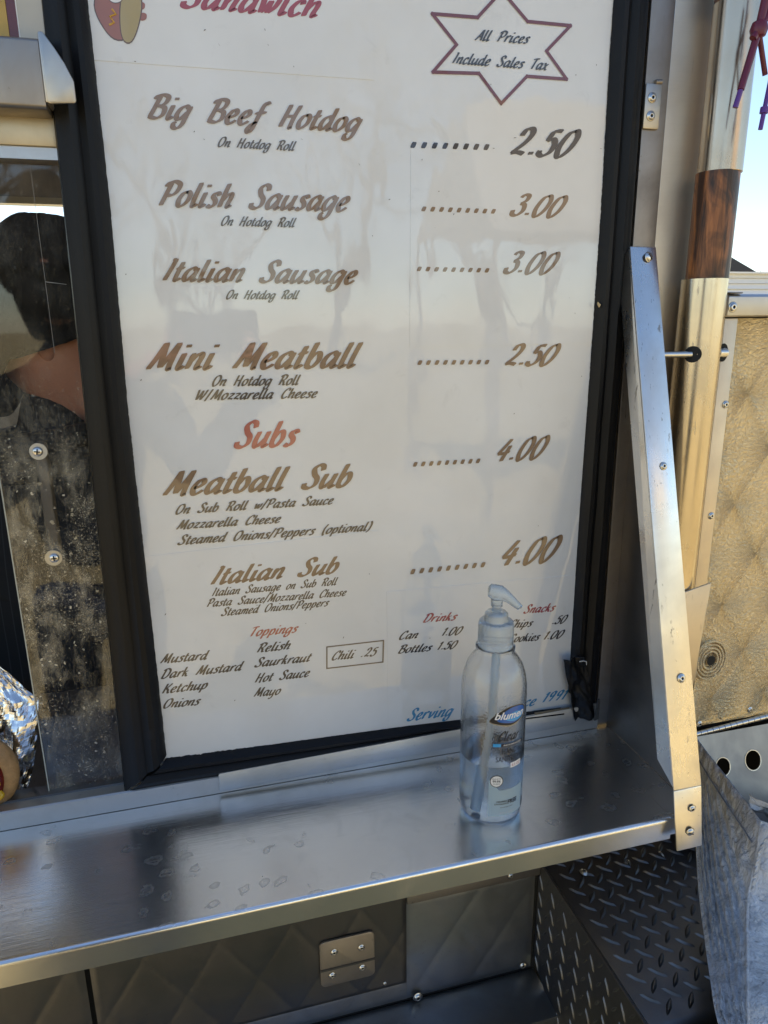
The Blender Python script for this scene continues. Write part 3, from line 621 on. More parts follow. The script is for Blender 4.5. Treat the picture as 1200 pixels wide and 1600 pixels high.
# header above the glass, awning channel and its end plate
m = MB(); m.box(-1.2, -.08, .008, .05, .2165, .262); m.build('window_header', 'gold', cart, bevel=.001)
m = MB(); m.box(-1.2, -.08, .012, .045, .2025, .2163); m.build('header_track', 'brushed', cart)
m = MB(); m.prismx([(-.03, .247), (-.034, .250), (-.034, .317), (-.03, .320), (.02, .320), (.02, .247)], -1.2, -.1435); m.build('awning_channel', 'stile', cart, bevel=.001)
pp = [(-.1425, .3265), (-.1375, .3255), (-.1275, .311), (-.1185, .296), (-.1105, .2775), (-.1105, .2575), (-.112, .2545), (-.1390, .2525), (-.1425, .2545)]
m = MB(); m.prism(pp, -.036, -.032); m.box(-.1435, -.139, -.036, .0, .2535, .3255); m.build('end_plate', 'brushed_v', cart, bevel=.0012)
m = MB(); m.box(-.1665, -.10, -.004, .002, .262, .8); m.build('header_panel', 'cream', cart)
m = MB(); m.box(-.178, -.167, -.002, .002, .262, .8); m.build('printed_stripe', 'maroon', cart)
m = MB(); m.box(-1.2, -.1785, -.002, .002, .262, .8); m.build('printed_banner', 'yellow', cart)
m = MB(); m.box(-.168, -.1668, -.003, .0, .30, .8); m.build('banner_edge', 'label_white', cart)
# shell: roof, far wall with window, ends
m = MB(); m.box(-1.6, .86, -.01, 1.9, .80, .84); m.build('roof', 'brushed', cart, bevel=.002)
m = MB(); m.box(-1.6, .85, -.008, .006, .70, .80); m.build('fascia', 'brushed', cart)
m = MB(); YB = 1.62
m.box(-1.5, .84, YB, YB+.03, .44, .8); m.box(-1.5, .84, YB, YB+.03, -1.1, .0); m.box(-1.5, -1.3, YB, YB+.03, 0, .44); m.box(-.26, .84, YB, YB+.03, 0, .44); m.build('far_wall', 'dim', cart)
m = MB(); m.box(-1.3, -.26, YB-.05, YB-.002, .385, .405); m.build('far_window_rail', 'cream', cart)
m = MB(); m.box(-1.3, -.26, YB-.04, YB-.002, .405, .50); m.build('far_header', 'dim', cart)
m = MB(); m.box(-1.3, -.26, YB-.3, YB-.26, .52, .56); m.build('far_track', 'brushed', cart)
m = MB(); m.box(-1.53, -1.5, .0, 1.65, -1.6, .8); m.build('end_wall', 'dim', cart)
m = MB(); m.box(-1.5, .84, .10, .5, -.80, -.765); m.build('inner_counter', 'dim', cart)
m = MB(); m.box(.665, .67, .06, 1.6, -.76, .8); m.build('inner_partition', 'dim', cart)
m = MB(); m.box(-.62, .84, .70, .715, -1.6, -.80); m.build('cabinet_back', 'dim', cart)
m = MB()
for x in (-.9, .9): m.tube([(x-.06, 1.0, -ZG+.42), (x+.06, 1.0, -ZG+.42)], .42, 28)
m.build('wheel', 'rubber', cart, smooth=True)

# ------------------------------------------------------------------ menu board
menu = thing('menu_board', 'laminated white menu board in black rubber frame with script food names and prices', 'menu board', (.257, .0, -.69))
m = MB(); m.box(-.13, .645, .004, .012, -.684, .62); m.build('backing_board', 'black', menu)
m = MB(); m.prism([(-.10, -.652), (.62, -.682), (.62, .6), (-.10, .6)], -.0002, .0035); m.build('paper', 'paper', menu)
def sheet(poly, y): q = MB(); q.prism(poly, y-.0006, y-.0001); return q.build('paper_sheet', 'paper', menu)
sheet([(-.101, .3115), (.257, .3140), (.257, .60), (-.101, .60)], -.0002)
sheet([(.306, -.03), (.613, -.030), (.613, .2425), (.308, .2425)], -.0002)
sheet([(.267, -.70), (.604, -.70), (.604, -.4165), (.267, -.4095)], -.0002)
sheet([(-.101, -.70), (.255, -.70), (.255, -.3060), (-.101, -.3155)], -.0002)
PYT = -.0011
GL = {
'a': (.56, [[(.42, .50), (.30, .60), (.12, .47), (.04, .2), (.11, .02), (.24, .06), (.41, .34)], [(.47, .60), (.42, .28), (.41, .07), (.46, .0), (.57, .10)]]),
'b': (.50, [[(.14, 1.0), (.08, .5), (.06, .05)], [(.07, .28), (.2, .54), (.36, .56), (.42, .3), (.30, .04), (.16, .0), (.06, .08)]]),
'c': (.43, [[(.37, .45), (.34, .57), (.2, .55), (.06, .28), (.11, .03), (.24, .0), (.40, .14)]]),
'd': (.56, [[(.42, .50), (.30, .60), (.12, .47), (.04, .2), (.11, .02), (.24, .06), (.41, .34)], [(.50, 1.0), (.44, .5), (.41, .07), (.46, .0), (.57, .10)]]),
'e': (.44, [[(.08, .26), (.24, .30), (.36, .44), (.31, .58), (.17, .54), (.05, .26), (.11, .03), (.24, .0), (.42, .15)]]),
'f': (.44, [[(.48, .92), (.41, 1.0), (.31, .9), (.24, .5), (.18, .0), (.12, -.28), (.02, -.34), (-.04, -.2), (.06, .0), (.24, .14)], [(.04, .50), (.50, .58)]]),
'g': (.54, [[(.42, .50), (.30, .60), (.12, .47), (.04, .2), (.11, .02), (.24, .06), (.41, .34)], [(.48, .60), (.42, .2), (.36, -.2), (.22, -.37), (.06, -.33), (.04, -.18), (.12, -.1)]]),
'h': (.50, [[(.14, 1.0), (.08, .5), (.04, .0)], [(.07, .26), (.2, .50), (.34, .58), (.39, .45), (.34, .15), (.36, .01), (.49, .10)]]),
'i': (.25, [[(.12, .60), (.08, .28), (.07, .06), (.13, .0), (.25, .12)], [(.15, .82), (.18, .93)]]),
'k': (.46, [[(.14, 1.0), (.08, .5), (.04, .0)], [(.38, .58), (.2, .46), (.10, .28)], [(.12, .30), (.24, .26), (.30, .05), (.44, .04)]]),
'l': (.25, [[(.15, 1.0), (.09, .5), (.07, .08), (.13, .0), (.25, .12)]]),
'm': (.70, [[(.10, .60), (.04, .0)], [(.07, .28), (.2, .54), (.31, .58), (.34, .42), (.28, .0)], [(.31, .28), (.44, .54), (.56, .58), (.60, .42), (.54, .12), (.58, .0), (.70, .10)]]),
'n': (.50, [[(.10, .60), (.04, .0)], [(.07, .26), (.2, .50), (.34, .58), (.39, .45), (.34, .15), (.36, .01), (.49, .10)]]),
'o': (.48, [[(.30, .59), (.14, .52), (.04, .26), (.09, .03), (.22, .01), (.38, .2), (.42, .46), (.34, .59), (.24, .57)]]),
'p': (.50, [[(.12, .60), (.06, .1), (.0, -.36)], [(.09, .28), (.2, .54), (.36, .57), (.42, .3), (.30, .04), (.12, .02)]]),
'r': (.38, [[(.10, .60), (.04, .0)], [(.07, .26), (.19, .50), (.30, .59), (.39, .52)]]),
's': (.39, [[(.36, .48), (.30, .59), (.16, .55), (.14, .42), (.26, .28), (.28, .12), (.16, .0), (.0, .05)]]),
't': (.30, [[(.18, .86), (.11, .4), (.09, .08), (.15, .0), (.29, .12)], [(-.01, .55), (.32, .60)]]),
'u': (.56, [[(.11, .60), (.05, .25), (.09, .02), (.20, .03), (.40, .32)], [(.46, .60), (.41, .28), (.40, .07), (.45, .0), (.57, .10)]]),
'v': (.42, [[(.06, .58), (.11, .3), (.12, .02)], [(.12, .02), (.30, .25), (.40, .58)]]),
'w': (.62, [[(.06, .58), (.08, .3), (.09, .02)], [(.09, .02), (.22, .2), (.32, .5)], [(.32, .5), (.31, .25), (.32, .02)], [(.32, .02), (.50, .25), (.58, .58)]]),
'x': (.44, [[(.04, .54), (.14, .58), (.26, .05), (.42, .03)], [(.42, .58), (.2, .3), (.0, .02)]]),
'y': (.54, [[(.11, .60), (.05, .25), (.09, .02), (.20, .03), (.40, .32)], [(.47, .60), (.41, .2), (.34, -.2), (.2, -.37), (.04, -.32)]]),
'z': (.44, [[(.05, .53), (.20, .58), (.42, .56)], [(.42, .56), (.2, .3), (.02, .03)], [(.02, .03), (.18, .07), (.40, .03)]]),
'A': (.58, [[(.0, .0), (.22, .42), (.46, 1.0)], [(.46, 1.0), (.46, .5), (.49, .0)], [(.14, .34), (.50, .36)]]),
'B': (.60, [[(.20, .94), (.13, .5), (.05, .02)], [(.02, .80), (.10, .94), (.32, 1.0), (.50, .92), (.48, .70), (.34, .55), (.16, .52)], [(.3, .54), (.50, .44), (.50, .16), (.30, .0), (.0, .05)]]),
'C': (.54, [[(.52, .76), (.50, .95), (.36, .99), (.14, .72), (.04, .3), (.12, .03), (.28, .0), (.48, .18)]]),
'D': (.64, [[(.20, .94), (.13, .5), (.05, .02)], [(.02, .82), (.16, .98), (.40, 1.0), (.58, .78), (.52, .3), (.28, .01), (.0, .05)]]),
'H': (.64, [[(.18, 1.0), (.11, .5), (.04, .0)], [(.58, 1.0), (.48, .5), (.44, .0), (.52, .0)], [(.08, .46), (.52, .52)]]),
'I': (.30, [[(.10, .95), (.24, 1.0)], [(.24, 1.0), (.16, .5), (.06, .0)]]),
'K': (.58, [[(.18, 1.0), (.11, .5), (.04, .0)], [(.56, 1.0), (.34, .66), (.12, .46)], [(.2, .50), (.36, .34), (.44, .02), (.56, .04)]]),
'M': (.80, [[(.0, .0), (.14, .4), (.30, 1.0)], [(.30, 1.0), (.33, .5), (.36, .06)], [(.36, .06), (.54, .5), (.72, 1.0)], [(.72, 1.0), (.66, .5), (.64, .02), (.72, .02)]]),
'O': (.62, [[(.36, .99), (.16, .84), (.04, .38), (.11, .03), (.28, .0), (.50, .28), (.58, .7), (.48, .96), (.32, .97)]]),
'P': (.56, [[(.20, .94), (.13, .5), (.05, .0)], [(.02, .78), (.12, .94), (.34, 1.0), (.54, .88), (.50, .60), (.34, .44), (.16, .44)]]),
'R': (.60, [[(.20, .94), (.13, .5), (.05, .0)], [(.02, .78), (.12, .94), (.34, 1.0), (.54, .88), (.48, .62), (.32, .48), (.16, .48)], [(.28, .48), (.38, .26), (.42, .03), (.56, .05)]]),
'S': (.56, [[(.52, .76), (.48, .95), (.32, 1.0), (.18, .84), (.26, .6), (.42, .4), (.42, .14), (.24, .0), (.04, .06), (.02, .22)]]),
'T': (.50, [[(.02, .88), (.28, .97), (.58, .98)], [(.34, .96), (.24, .5), (.16, .0)]]),
'W': (.78, [[(.06, 1.0), (.08, .5), (.09, .02)], [(.09, .02), (.28, .45), (.42, .92)], [(.42, .92), (.40, .45), (.42, .02)], [(.42, .02), (.62, .45), (.76, 1.0)]]),
'Y': (.60, [[(.10, 1.0), (.10, .6), (.22, .46), (.46, .62)], [(.58, 1.0), (.42, .5), (.28, .0)]]),
'0': (.56, [[(.38, .99), (.18, .86), (.05, .4), (.10, .03), (.24, .0), (.44, .3), (.52, .72), (.44, .97), (.34, .98)]]),
'1': (.34, [[(.08, .74), (.28, 1.0)], [(.28, 1.0), (.2, .5), (.12, .0)]]),
'2': (.54, [[(.12, .72), (.2, .95), (.38, .99), (.46, .80), (.34, .46), (.04, .06)], [(.04, .05), (.24, .10), (.46, .05)]]),
'3': (.54, [[(.14, .84), (.26, .98), (.44, .94), (.42, .72), (.24, .56)], [(.24, .56), (.42, .50), (.46, .22), (.28, .0), (.08, .04), (.05, .24)]]),
'4': (.56, [[(.38, 1.0), (.20, .66), (.02, .34)], [(.02, .34), (.28, .36), (.52, .42)], [(.44, .70), (.34, .3), (.28, .0)]]),
'5': (.52, [[(.22, .92), (.36, .96), (.50, .96)], [(.22, .94), (.14, .58)], [(.14, .56), (.32, .64), (.44, .46), (.40, .16), (.20, .0), (.04, .08), (.05, .2)]]),
'9': (.54, [[(.46, .84), (.34, .99), (.16, .86), (.12, .58), (.26, .50), (.46, .74)], [(.48, .96), (.38, .4), (.22, .0)]]),
'/': (.36, [[(-.02, -.14), (.14, .45), (.30, 1.04)]]), '(': (.30, [[(.28, 1.05), (.10, .6), (.08, .1), (.18, -.2)]]), ')': (.30, [[(.12, 1.05), (.26, .7), (.2, .1), (.0, -.2)]]),
'.': (.24, [[(.07, .03), (.10, .14)]]), '#': (1.5, [[(.2, .1), (.24, .9)]]), ' ': (.62, []),
}
def catmull(pts, n=7):
    if len(pts) == 2: return [(pts[0][0]+(pts[1][0]-pts[0][0])*k/5, pts[0][1]+(pts[1][1]-pts[0][1])*k/5) for k in range(6)]
    p = [pts[0]]+list(pts)+[pts[-1]]; out = []
    for i in range(1, len(p)-2):
        for k in range(n):
            t = k/n; q = []
            for d in (0, 1):
                a, b, c, e = p[i-1][d], p[i][d], p[i+1][d], p[i+2][d]
                q.append(.5*((2*b)+(-a+c)*t+(2*a-5*b+4*c-e)*t*t+(-a+3*b-3*c+e)*t**3))
            out.append(tuple(q))
    out.append(pts[-1]); return out
def script_line(text, x0, z0, x1, z1, cap, weight, y, shear=.40, dots=False):
    """brush lettering: each stroke is swept with a slanted chisel nib, one flat ribbon per stroke"""
    adv = 0; strokes = []
    tmax = .205 if weight else .185; tmin = .095 if weight else .085
    if dots: tmax = tmin = .72
    nib = math.radians(28); r = random.Random(hash(text) & 0 | len(text))
    for ch in text:
        a, ss = GL[ch]
        for s_ in ss: strokes.append([(adv+x, yy) for x, yy in (catmull(s_) if not dots else [(s_[0][0]+(s_[1][0]-s_[0][0])*k/5, s_[0][1]+(s_[1][1]-s_[0][1])*k/5) for k in range(6)])])
        adv += a+(.075 if weight else .065)
    rib = []
    for s_ in strokes:
        L_, R_ = [], []
        for i, (x, yy) in enumerate(s_):
            xa_, ya_ = s_[max(i-1, 0)]; xb_, yb_ = s_[min(i+1, len(s_)-1)]; dx, dy = xb_-xa_, yb_-ya_; l = math.hypot(dx, dy) or 1; dx /= l; dy /= l
            wd = tmin+(tmax-tmin)*abs(dy*math.cos(nib)-dx*math.sin(nib))
            e = min(i, len(s_)-1-i)
            if not dots and e == 0: wd *= .72
            if dots: wd *= (.72, .95, 1)[min(e, 2)]
            nx_, ny_ = -dy, dx
            if dots: pass
            elif e == 0 : # ends cut along the nib
                sg = 1 if (nx_*math.cos(nib)+ny_*math.sin(nib)) > 0 else -1
                nx_, ny_ = (nx_+sg*math.cos(nib))/2, (ny_+sg*math.sin(nib))/2
            L_.append((x+nx_*wd/2, yy+ny_*wd/2)); R_.append((x-nx_*wd/2, yy-ny_*wd/2))
        rib.append((L_, R_))
    allp = [(x+shear*yy, yy) for L_, R_ in rib for x, yy in L_+R_]
    mn = min(p[0] for p in allp); mx = max(p[0] for p in allp); sx = (x1-x0)/(mx-mn); sy = cap/1.03
    mb = MB()
    for i, (L_, R_) in enumerate(rib):
        vs = []
        for (a, b_) in zip(L_, R_):
            for (x, yy) in (a, b_):
                X = x0+((x+shear*yy)-mn)*sx; Z = z0+(z1-z0)*(X-x0)/(x1-x0)+yy*sy; vs.append((X, y-.00006*(i % 3)-.00002, Z))
        n = len(L_); mb.add(vs, [(2*k, 2*k+1, 2*k+3, 2*k+2) for k in range(n-1)])
    return mb
TEXTS=[
('Sandwich',0.0154,0.3764,0.1899,0.3799,0.0289,'red',1),
('Big Beef Hotdog',-0.0340,0.2530,0.2410,0.2508,0.0274,'brown',1),
('On Hotdog Roll',0.0492,0.2245,0.1512,0.2241,0.0117,'dark',0),
('Polish Sausage',-0.0295,0.1523,0.2220,0.1525,0.0296,'brown',1),
('On Hotdog Roll',0.0466,0.1304,0.1471,0.1303,0.0119,'dark',0),
('Italian Sausage',-0.0330,0.0612,0.2308,0.0582,0.0279,'brown',1),
('On Hotdog Roll',0.0468,0.0378,0.1475,0.0376,0.0117,'dark',0),
('Mini Meatball',-0.0647,-0.0526,0.2360,-0.0568,0.0356,'brown',1),
('On Hotdog Roll',0.0198,-0.0774,0.1443,-0.0796,0.0146,'dark',0),
('W/Mozzarella Cheese',-0.0039,-0.0959,0.1677,-0.0986,0.0143,'dark',0),
('Subs',0.0436,-0.1647,0.1397,-0.1662,0.0368,'fadedred',1),
('Meatball Sub',-0.0590,-0.2275,0.2167,-0.2328,0.0351,'brown',1),
('On Sub Roll w/Pasta Sauce',-0.0440,-0.2559,0.1864,-0.2585,0.0140,'dark',0),
('Mozzarella Cheese',-0.0451,-0.2787,0.1061,-0.2809,0.0140,'dark',0),
('Steamed Onions/Peppers (optional)',-0.0453,-0.3018,0.2465,-0.3051,0.0144,'dark',0),
('Italian Sub',-0.0034,-0.3675,0.1921,-0.3688,0.0276,'brown',1),
('Italian Sausage on Sub Roll',-0.0029,-0.3859,0.1895,-0.3887,0.0129,'dark',0),
('Pasta Sauce/Mozzarella Cheese',-0.0115,-0.4023,0.2023,-0.4083,0.0130,'dark',0),
('Steamed Onions/Peppers',0.0078,-0.4191,0.1743,-0.4223,0.0131,'dark',0),
('Toppings',0.0493,-0.4582,0.1243,-0.4605,0.0155,'fadedred',0),
('Relish',0.0574,-0.4863,0.1110,-0.4872,0.0151,'dark',0),
('Saurkraut',0.0520,-0.5107,0.1435,-0.5128,0.0154,'dark',0),
('Hot Sauce',0.0515,-0.5371,0.1394,-0.5392,0.0155,'dark',0),
('Mayo',0.0481,-0.5612,0.0922,-0.5637,0.0156,'dark',0),
('Mustard',-0.0857,-0.4842,-0.0122,-0.4873,0.0152,'dark',0),
('Dark Mustard',-0.0871,-0.5095,0.0381,-0.5130,0.0155,'dark',0),
('Ketchup',-0.0875,-0.5342,-0.0187,-0.5362,0.0155,'dark',0),
('Onions',-0.0879,-0.5591,-0.0312,-0.5618,0.0152,'dark',0),
('Chili .25',0.1744,-0.5161,0.2529,-0.5187,0.0152,'dark',0),
('########',0.3073,0.2341,0.4234,0.2367,0.0097,'black',1),
('2.50',0.4549,0.2333,0.5666,0.2349,0.0357,'black',1),
('#########',0.3232,0.1544,0.4359,0.1541,0.0080,'brown',1),
('3.00',0.4570,0.1538,0.5510,0.1528,0.0294,'brown',1),
('#########',0.3167,0.0747,0.4284,0.0734,0.0079,'brown',1),
('3.00',0.4498,0.0744,0.5432,0.0733,0.0306,'brown',1),
('#########',0.3179,-0.0570,0.4324,-0.0588,0.0085,'brown',1),
('2.50',0.4578,-0.0604,0.5525,-0.0618,0.0319,'brown',1),
('#########',0.3109,-0.2101,0.4218,-0.2109,0.0091,'brown',1),
('4.00',0.4501,-0.2095,0.5418,-0.2077,0.0352,'brown',1),
('#########',0.3065,-0.3852,0.4355,-0.3859,0.0110,'brown',1),
('4.00',0.4641,-0.3861,0.5746,-0.3858,0.0429,'brown',1),
('Drinks',0.3273,-0.4698,0.3888,-0.4730,0.0148,'red',0),
('Can',0.2867,-0.4953,0.3207,-0.4964,0.0143,'black',0),
('1.00',0.3609,-0.4983,0.3996,-0.5005,0.0145,'black',0),
('Bottles',0.2844,-0.5196,0.3454,-0.5229,0.0145,'black',0),
('1.50',0.3533,-0.5228,0.3909,-0.5251,0.0147,'black',0),
('Snacks',0.5075,-0.4760,0.5692,-0.4788,0.0154,'red',0),
('Chips',0.4811,-0.4999,0.5279,-0.5023,0.0149,'black',0),
('.50',0.5633,-0.5032,0.5942,-0.5041,0.0152,'black',0),
('Cookies',0.4822,-0.5268,0.5427,-0.5301,0.0151,'black',0),
('1.00',0.5488,-0.5303,0.5898,-0.5321,0.0153,'black',0),
('Serving',0.2994,-0.6473,0.3849,-0.6507,0.0221,'blue',0),
('You',0.4002,-0.6508,0.4420,-0.6515,0.0213,'blue',0),
('Since',0.4797,-0.6539,0.5418,-0.6565,0.0204,'blue',0),
('1991',0.5529,-0.6532,0.6064,-0.6541,0.0194,'blue',0),
('All Prices',0.3979,0.3714,0.4801,0.3737,0.0133,'dark2',0),
('Include Sales Tax',0.3662,0.3417,0.5100,0.3434,0.0135,'dark2',0),
]
STAR= [(0.3376, 0.397), (0.4018, 0.3984), (0.4358, 0.4322), (0.475, 0.3998), (0.5402, 0.4003), (0.5052, 0.3667), (0.5384, 0.3342), (0.4771, 0.3336), (0.4395, 0.2975), (0.4054, 0.3322), (0.339, 0.3291), (0.3723, 0.3641)]
CHILI= [(0.1674, -0.4921), (0.2607, -0.4934), (0.2592, -0.5316), (0.1662, -0.5296)]
PAPER= [(-0.0847, 0.4133), (-0.0892, 0.3743), (-0.0863, 0.2387), (-0.0847, 0.0906), (-0.0928, -0.1055), (-0.0915, -0.3158), (-0.0891, -0.6473), (0.0673, -0.6508), (0.3051, -0.6569), (0.6024, -0.6716), (0.6025, -0.4423), (0.6003, -0.1337), (0.6101, 0.0247), (0.6034, 0.2757), (0.6035, 0.4372), (0.6036, 0.4831)]

for tx, x0, z0, x1, z1, cap, colr, wt in TEXTS:
    mb = script_line(tx, x0, z0, x1, z1, cap, wt, PYT, dots=tx[0] == '#')
    o = mb.build('lettering' if tx[0] != '#' else 'dotted_leader', 'ink_'+colr, menu, recalc=False)
def outline(pts, wdt, mt, name, double=False):
    mb = MB(); n = len(pts)
    for i in range(n):
        a = Vector(pts[i]); b_ = Vector(pts[(i+1) % n]); d = (b_-a).normalized(); nn = Vector((-d.y, d.x))*wdt/2; a = a-d*wdt*.42; b_ = b_+d*wdt*.42
        y = PYT-.00003*(i % 2)
        mb.add([(a.x+nn.x, y, a.y+nn.y), (b_.x+nn.x, y, b_.y+nn.y), (b_.x-nn.x, y, b_.y-nn.y), (a.x-nn.x, y, a.y-nn.y)], [(0, 1, 2, 3)])
    return mb.build(name, mt, menu, recalc=False)
outline(STAR, .0042, 'star', 'star_outline'); outline(CHILI, .0022, 'box_ink', 'price_box')
# clip-art hot dog at the top left corner of the menu (only its lower half is in view)
def blob(cx, cz, a, b_, rot, y, mt, name):
    q = MB(); pts = []
    for k in range(28):
        t = 2*PI*k/28; x = a*math.cos(t)*(1+.06*math.sin(3*t)); z = b_*math.sin(t); pts.append((cx+x*math.cos(rot)-z*math.sin(rot), y, cz+x*math.sin(rot)+z*math.cos(rot)))
    q.add(pts, [tuple(range(28))]); return q.build(name, mt, menu)
M['clip_red'] = laminated('clip_art_red', (.34, .13, .085), .3); M['clip_bun'] = laminated('clip_art_bun', (.42, .33, .14), .3); M['clip_line'] = laminated('clip_art_outline', (.12, .07, .05)); M['clip_yellow'] = laminated('clip_art_yellow', (.62, .36, .05)); M['clip_white'] = laminated('clip_art_white', (.78, .77, .73))
blob(-.062, .362, .0195, .0285, .25, PYT, 'clip_line', 'printed_hot_dog'); blob(-.062, .362, .0182, .027, .25, PYT-.0001, 'clip_red', 'printed_hot_dog')
blob(-.0425, .365, .0125, .034, -.22, PYT-.00015, 'clip_line', 'printed_hot_dog'); blob(-.0425, .365, .0112, .0325, -.22, PYT-.0002, 'clip_bun', 'printed_hot_dog')
blob(-.029, .362, .0055, .004, .4, PYT-.0001, 'clip_red', 'printed_hot_dog'); blob(-.030, .373, .0055, .004, .4, PYT-.00012, 'clip_red', 'printed_hot_dog')
blob(-.058, .381, .010, .008, .2, PYT-.00025, 'clip_line', 'printed_hot_dog'); blob(-.058, .381, .009, .007, .2, PYT-.0003, 'clip_white', 'printed_hot_dog')
q = MB(); q.tube([(-.068, PYT-.0002, .350), (-.062, PYT-.0002, .353), (-.066, PYT-.0002, .359), (-.059, PYT-.0002, .362), (-.063, PYT-.0002, .367)], .0013, 6); q.build('printed_hot_dog', 'clip_yellow', menu)
# dust and gouges on the laminate
q = MB(); r = random.Random(5)
for k in range(46):
    x, z = r.uniform(-.08, .6), r.uniform(-.63, .4); a = r.uniform(0, PI); l = r.uniform(.0006, .0022)
    q.add([(x-l*math.cos(a), PYT-.0004, z-l*math.sin(a)), (x+.0005, PYT-.0004, z-.0004), (x+l*math.cos(a), PYT-.0004, z+l*math.sin(a)), (x-.0005, PYT-.0004, z+.0005)], [(0, 1, 2, 3)])
q.build('dirt_specks', 'ink_dark', menu, kind='stuff')
# black rubber frame: ridged profile swept along each side
prof = [(0, .010), (0, -.003), (.04, -.0075), (.16, -.0085), (.24, -.0125), (.36, -.0155), (.46, -.0125), (.54, -.0085), (.60, -.0105), (.70, -.0165), (.82, -.0165), (.92, -.010), (.985, -.0035), (1, -.0012)]
def frame_side(name, outer, inner, nz, jit=.0007):
    """outer and inner are polylines (x,z); the profile runs from outer to inner"""
    def at(pl, t):
        s_ = t*(len(pl)-1); i = min(int(s_), len(pl)-2); f_ = s_-i; return (pl[i][0]*(1-f_)+pl[i+1][0]*f_, pl[i][1]*(1-f_)+pl[i+1][1]*f_)
    mb = MB(); n = len(prof)
    vs = []
    for j in range(nz+1):
        t = j/nz; a = at(outer, t); b_ = at(inner, t)
        for i, (s_, d) in enumerate(prof):
            wv = .0016*noise.noise(Vector((a[0]*6, a[1]*7, s_*2+3))) if 1 < i < n-1 else 0
            e = jit*noise.noise(Vector((a[0]*90, a[1]*90, 1.3)))+jit*.8*noise.noise(Vector((a[0]*300, a[1]*300, 7))) if i >= n-2 else 0
            x = a[0]+(b_[0]-a[0])*s_; z = a[1]+(b_[1]-a[1])*s_
            l = math.hypot(b_[0]-a[0], b_[1]-a[1]); x += (b_[0]-a[0])/l*e; z += (b_[1]-a[1])/l*e
            vs.append((x, d*.9+wv, z))
    mb.add(vs, [(j*n+i, j*n+i+1, (j+1)*n+i+1, (j+1)*n+i) for j in range(nz) for i in range(n-1)])
    return mb.build(name, 'rubber', menu, smooth=True)
frame_side('frame_side', [(-.136, .62), (-.140, .37), (-.144, .1), (-.150, -.3), (-.157, -.691)], [(-.0865, .62), (-.0890, .37), (-.0880, .15), (-.0925, -.1), (-.0915, -.3), (-.0900, -.640)], 420)
frame_side('frame_side', [(.660, .62), (.659, .37), (.659, 0), (.6605, -.4), (.658, -.690)], [(.6055, .62), (.6040, .37), (.6060, .15), (.6050, -.1), (.6030, -.3), (.6030, -.640)], 420)
frame_side('frame_bottom', [(-.1565, -.6945), (.2, -.6925), (.5, -.690), (.59, -.690)], [(-.0915, -.6455), (.07, -.6510), (.305, -.6570), (.59, -.6700)], 260, .0018)
# torn corner: dark loose tape, bare cardboard, a bit of bent plastic
m = MB(); m.box(.533, .602, -.0135, -.009, -.684, -.665); m.build('cardboard_scrap', 'card', menu, bevel=.001)
def crumple(u, v):
    x = .611-.026*v+u*(.040-.004*v); z = -.690+.126*v
    return (x-.006*v*(1-u), -.019-.009*noise.noise(Vector((u*2.2, v*3.2, 9)))-.0035*noise.noise(Vector((u*6, v*8, 2)))-.010*u*v*(1-v), z)
m = MB(); m.grid(crumple, 30, 46); m.build('torn_tape', 'rubber', menu, smooth=True, recalc=False, solid=.001)
m = MB(); m.hexa([(.644, -.028, -.690), (.655, -.024, -.690), (.656, -.022, -.652), (.650, -.026, -.650)], [(.644, -.024, -.690), (.655, -.020, -.690), (.656, -.019, -.652), (.650, -.022, -.650)]); m.build('plastic_tab', simple('grey_tab', (.10, .10, .10), .4), menu)
m = MB(); m.tube([(.604, -.030, -.566), (.609, -.034, -.5635), (.6155, -.034, -.566), (.617, -.032, -.573)], .0007, 6); m.build('loose_thread', 'label_white', menu)
m = MB(); m.hexa([(.6045, -.013, .032), (.609, -.014, .028), (.6065, -.014, .024), (.604, -.013, .029)], [(.6045, -.011, .032), (.609, -.012, .028), (.6065, -.012, .024), (.604, -.011, .029)]); m.build('straw_chip', simple('straw_chip', (.5, .38, .2), .7), menu)
# ------------------------------------------------------------------ sanitizer bottle on the shelf
BX, BY = .387, -.156
bot_ = thing('sanitizer_bottle', 'clear pump bottle of hand sanitizer, one third full, standing on the steel shelf', 'bottle', (BX, BY, SZ))
c0 = (BX, BY, SZ)
RB = .0478
outer = [(.001, .004), (.018, .0035), (.036, .001), (.042, .003), (.0462, .010), (RB, .022), (RB, .100), (RB, .195), (.0472, .212), (.0445, .228), (.0395, .242), (.0325, .2525), (.0265, .2585), (.0255, .2625), (.0285, .264), (.0285, .267), (.0245, .268), (.0225, .275)]
inner = [(.0205, .275), (.0225, .262), (.0240, .2575), (.031, .2500), (.038, .240), (.043, .2265), (.0457, .211), (.0463, .195), (.0463, .024), (.0448, .013), (.040, .007), (.034, .006), (.018, .008), (.001, .0085)]
m = MB(); m.lathe(outer+inner, c0, 72, False, False); body = m.build('bottle_body', 'pet', bot_, smooth=True)
m = MB(); m.lathe([(.001, .0087), (.018, .0082), (.034, .0062), (.0402, .0066), (.0450, .0128), (.0467, .024), (.0467, .1), (.0455, .1004), (.001, .1)], c0, 64, False, False); m.build('gel', 'gel', bot_, smooth=True)
m = MB(); m.tube([(BX+.002, BY, SZ+.262), (BX-.002, BY, SZ+.16), (BX-.016, BY-.004, SZ+.05), (BX-.022, BY-.006, SZ+.012)], [.006, .006, .0065, .0065], 14); m.build('dip_tube', 'tube', bot_, smooth=True)
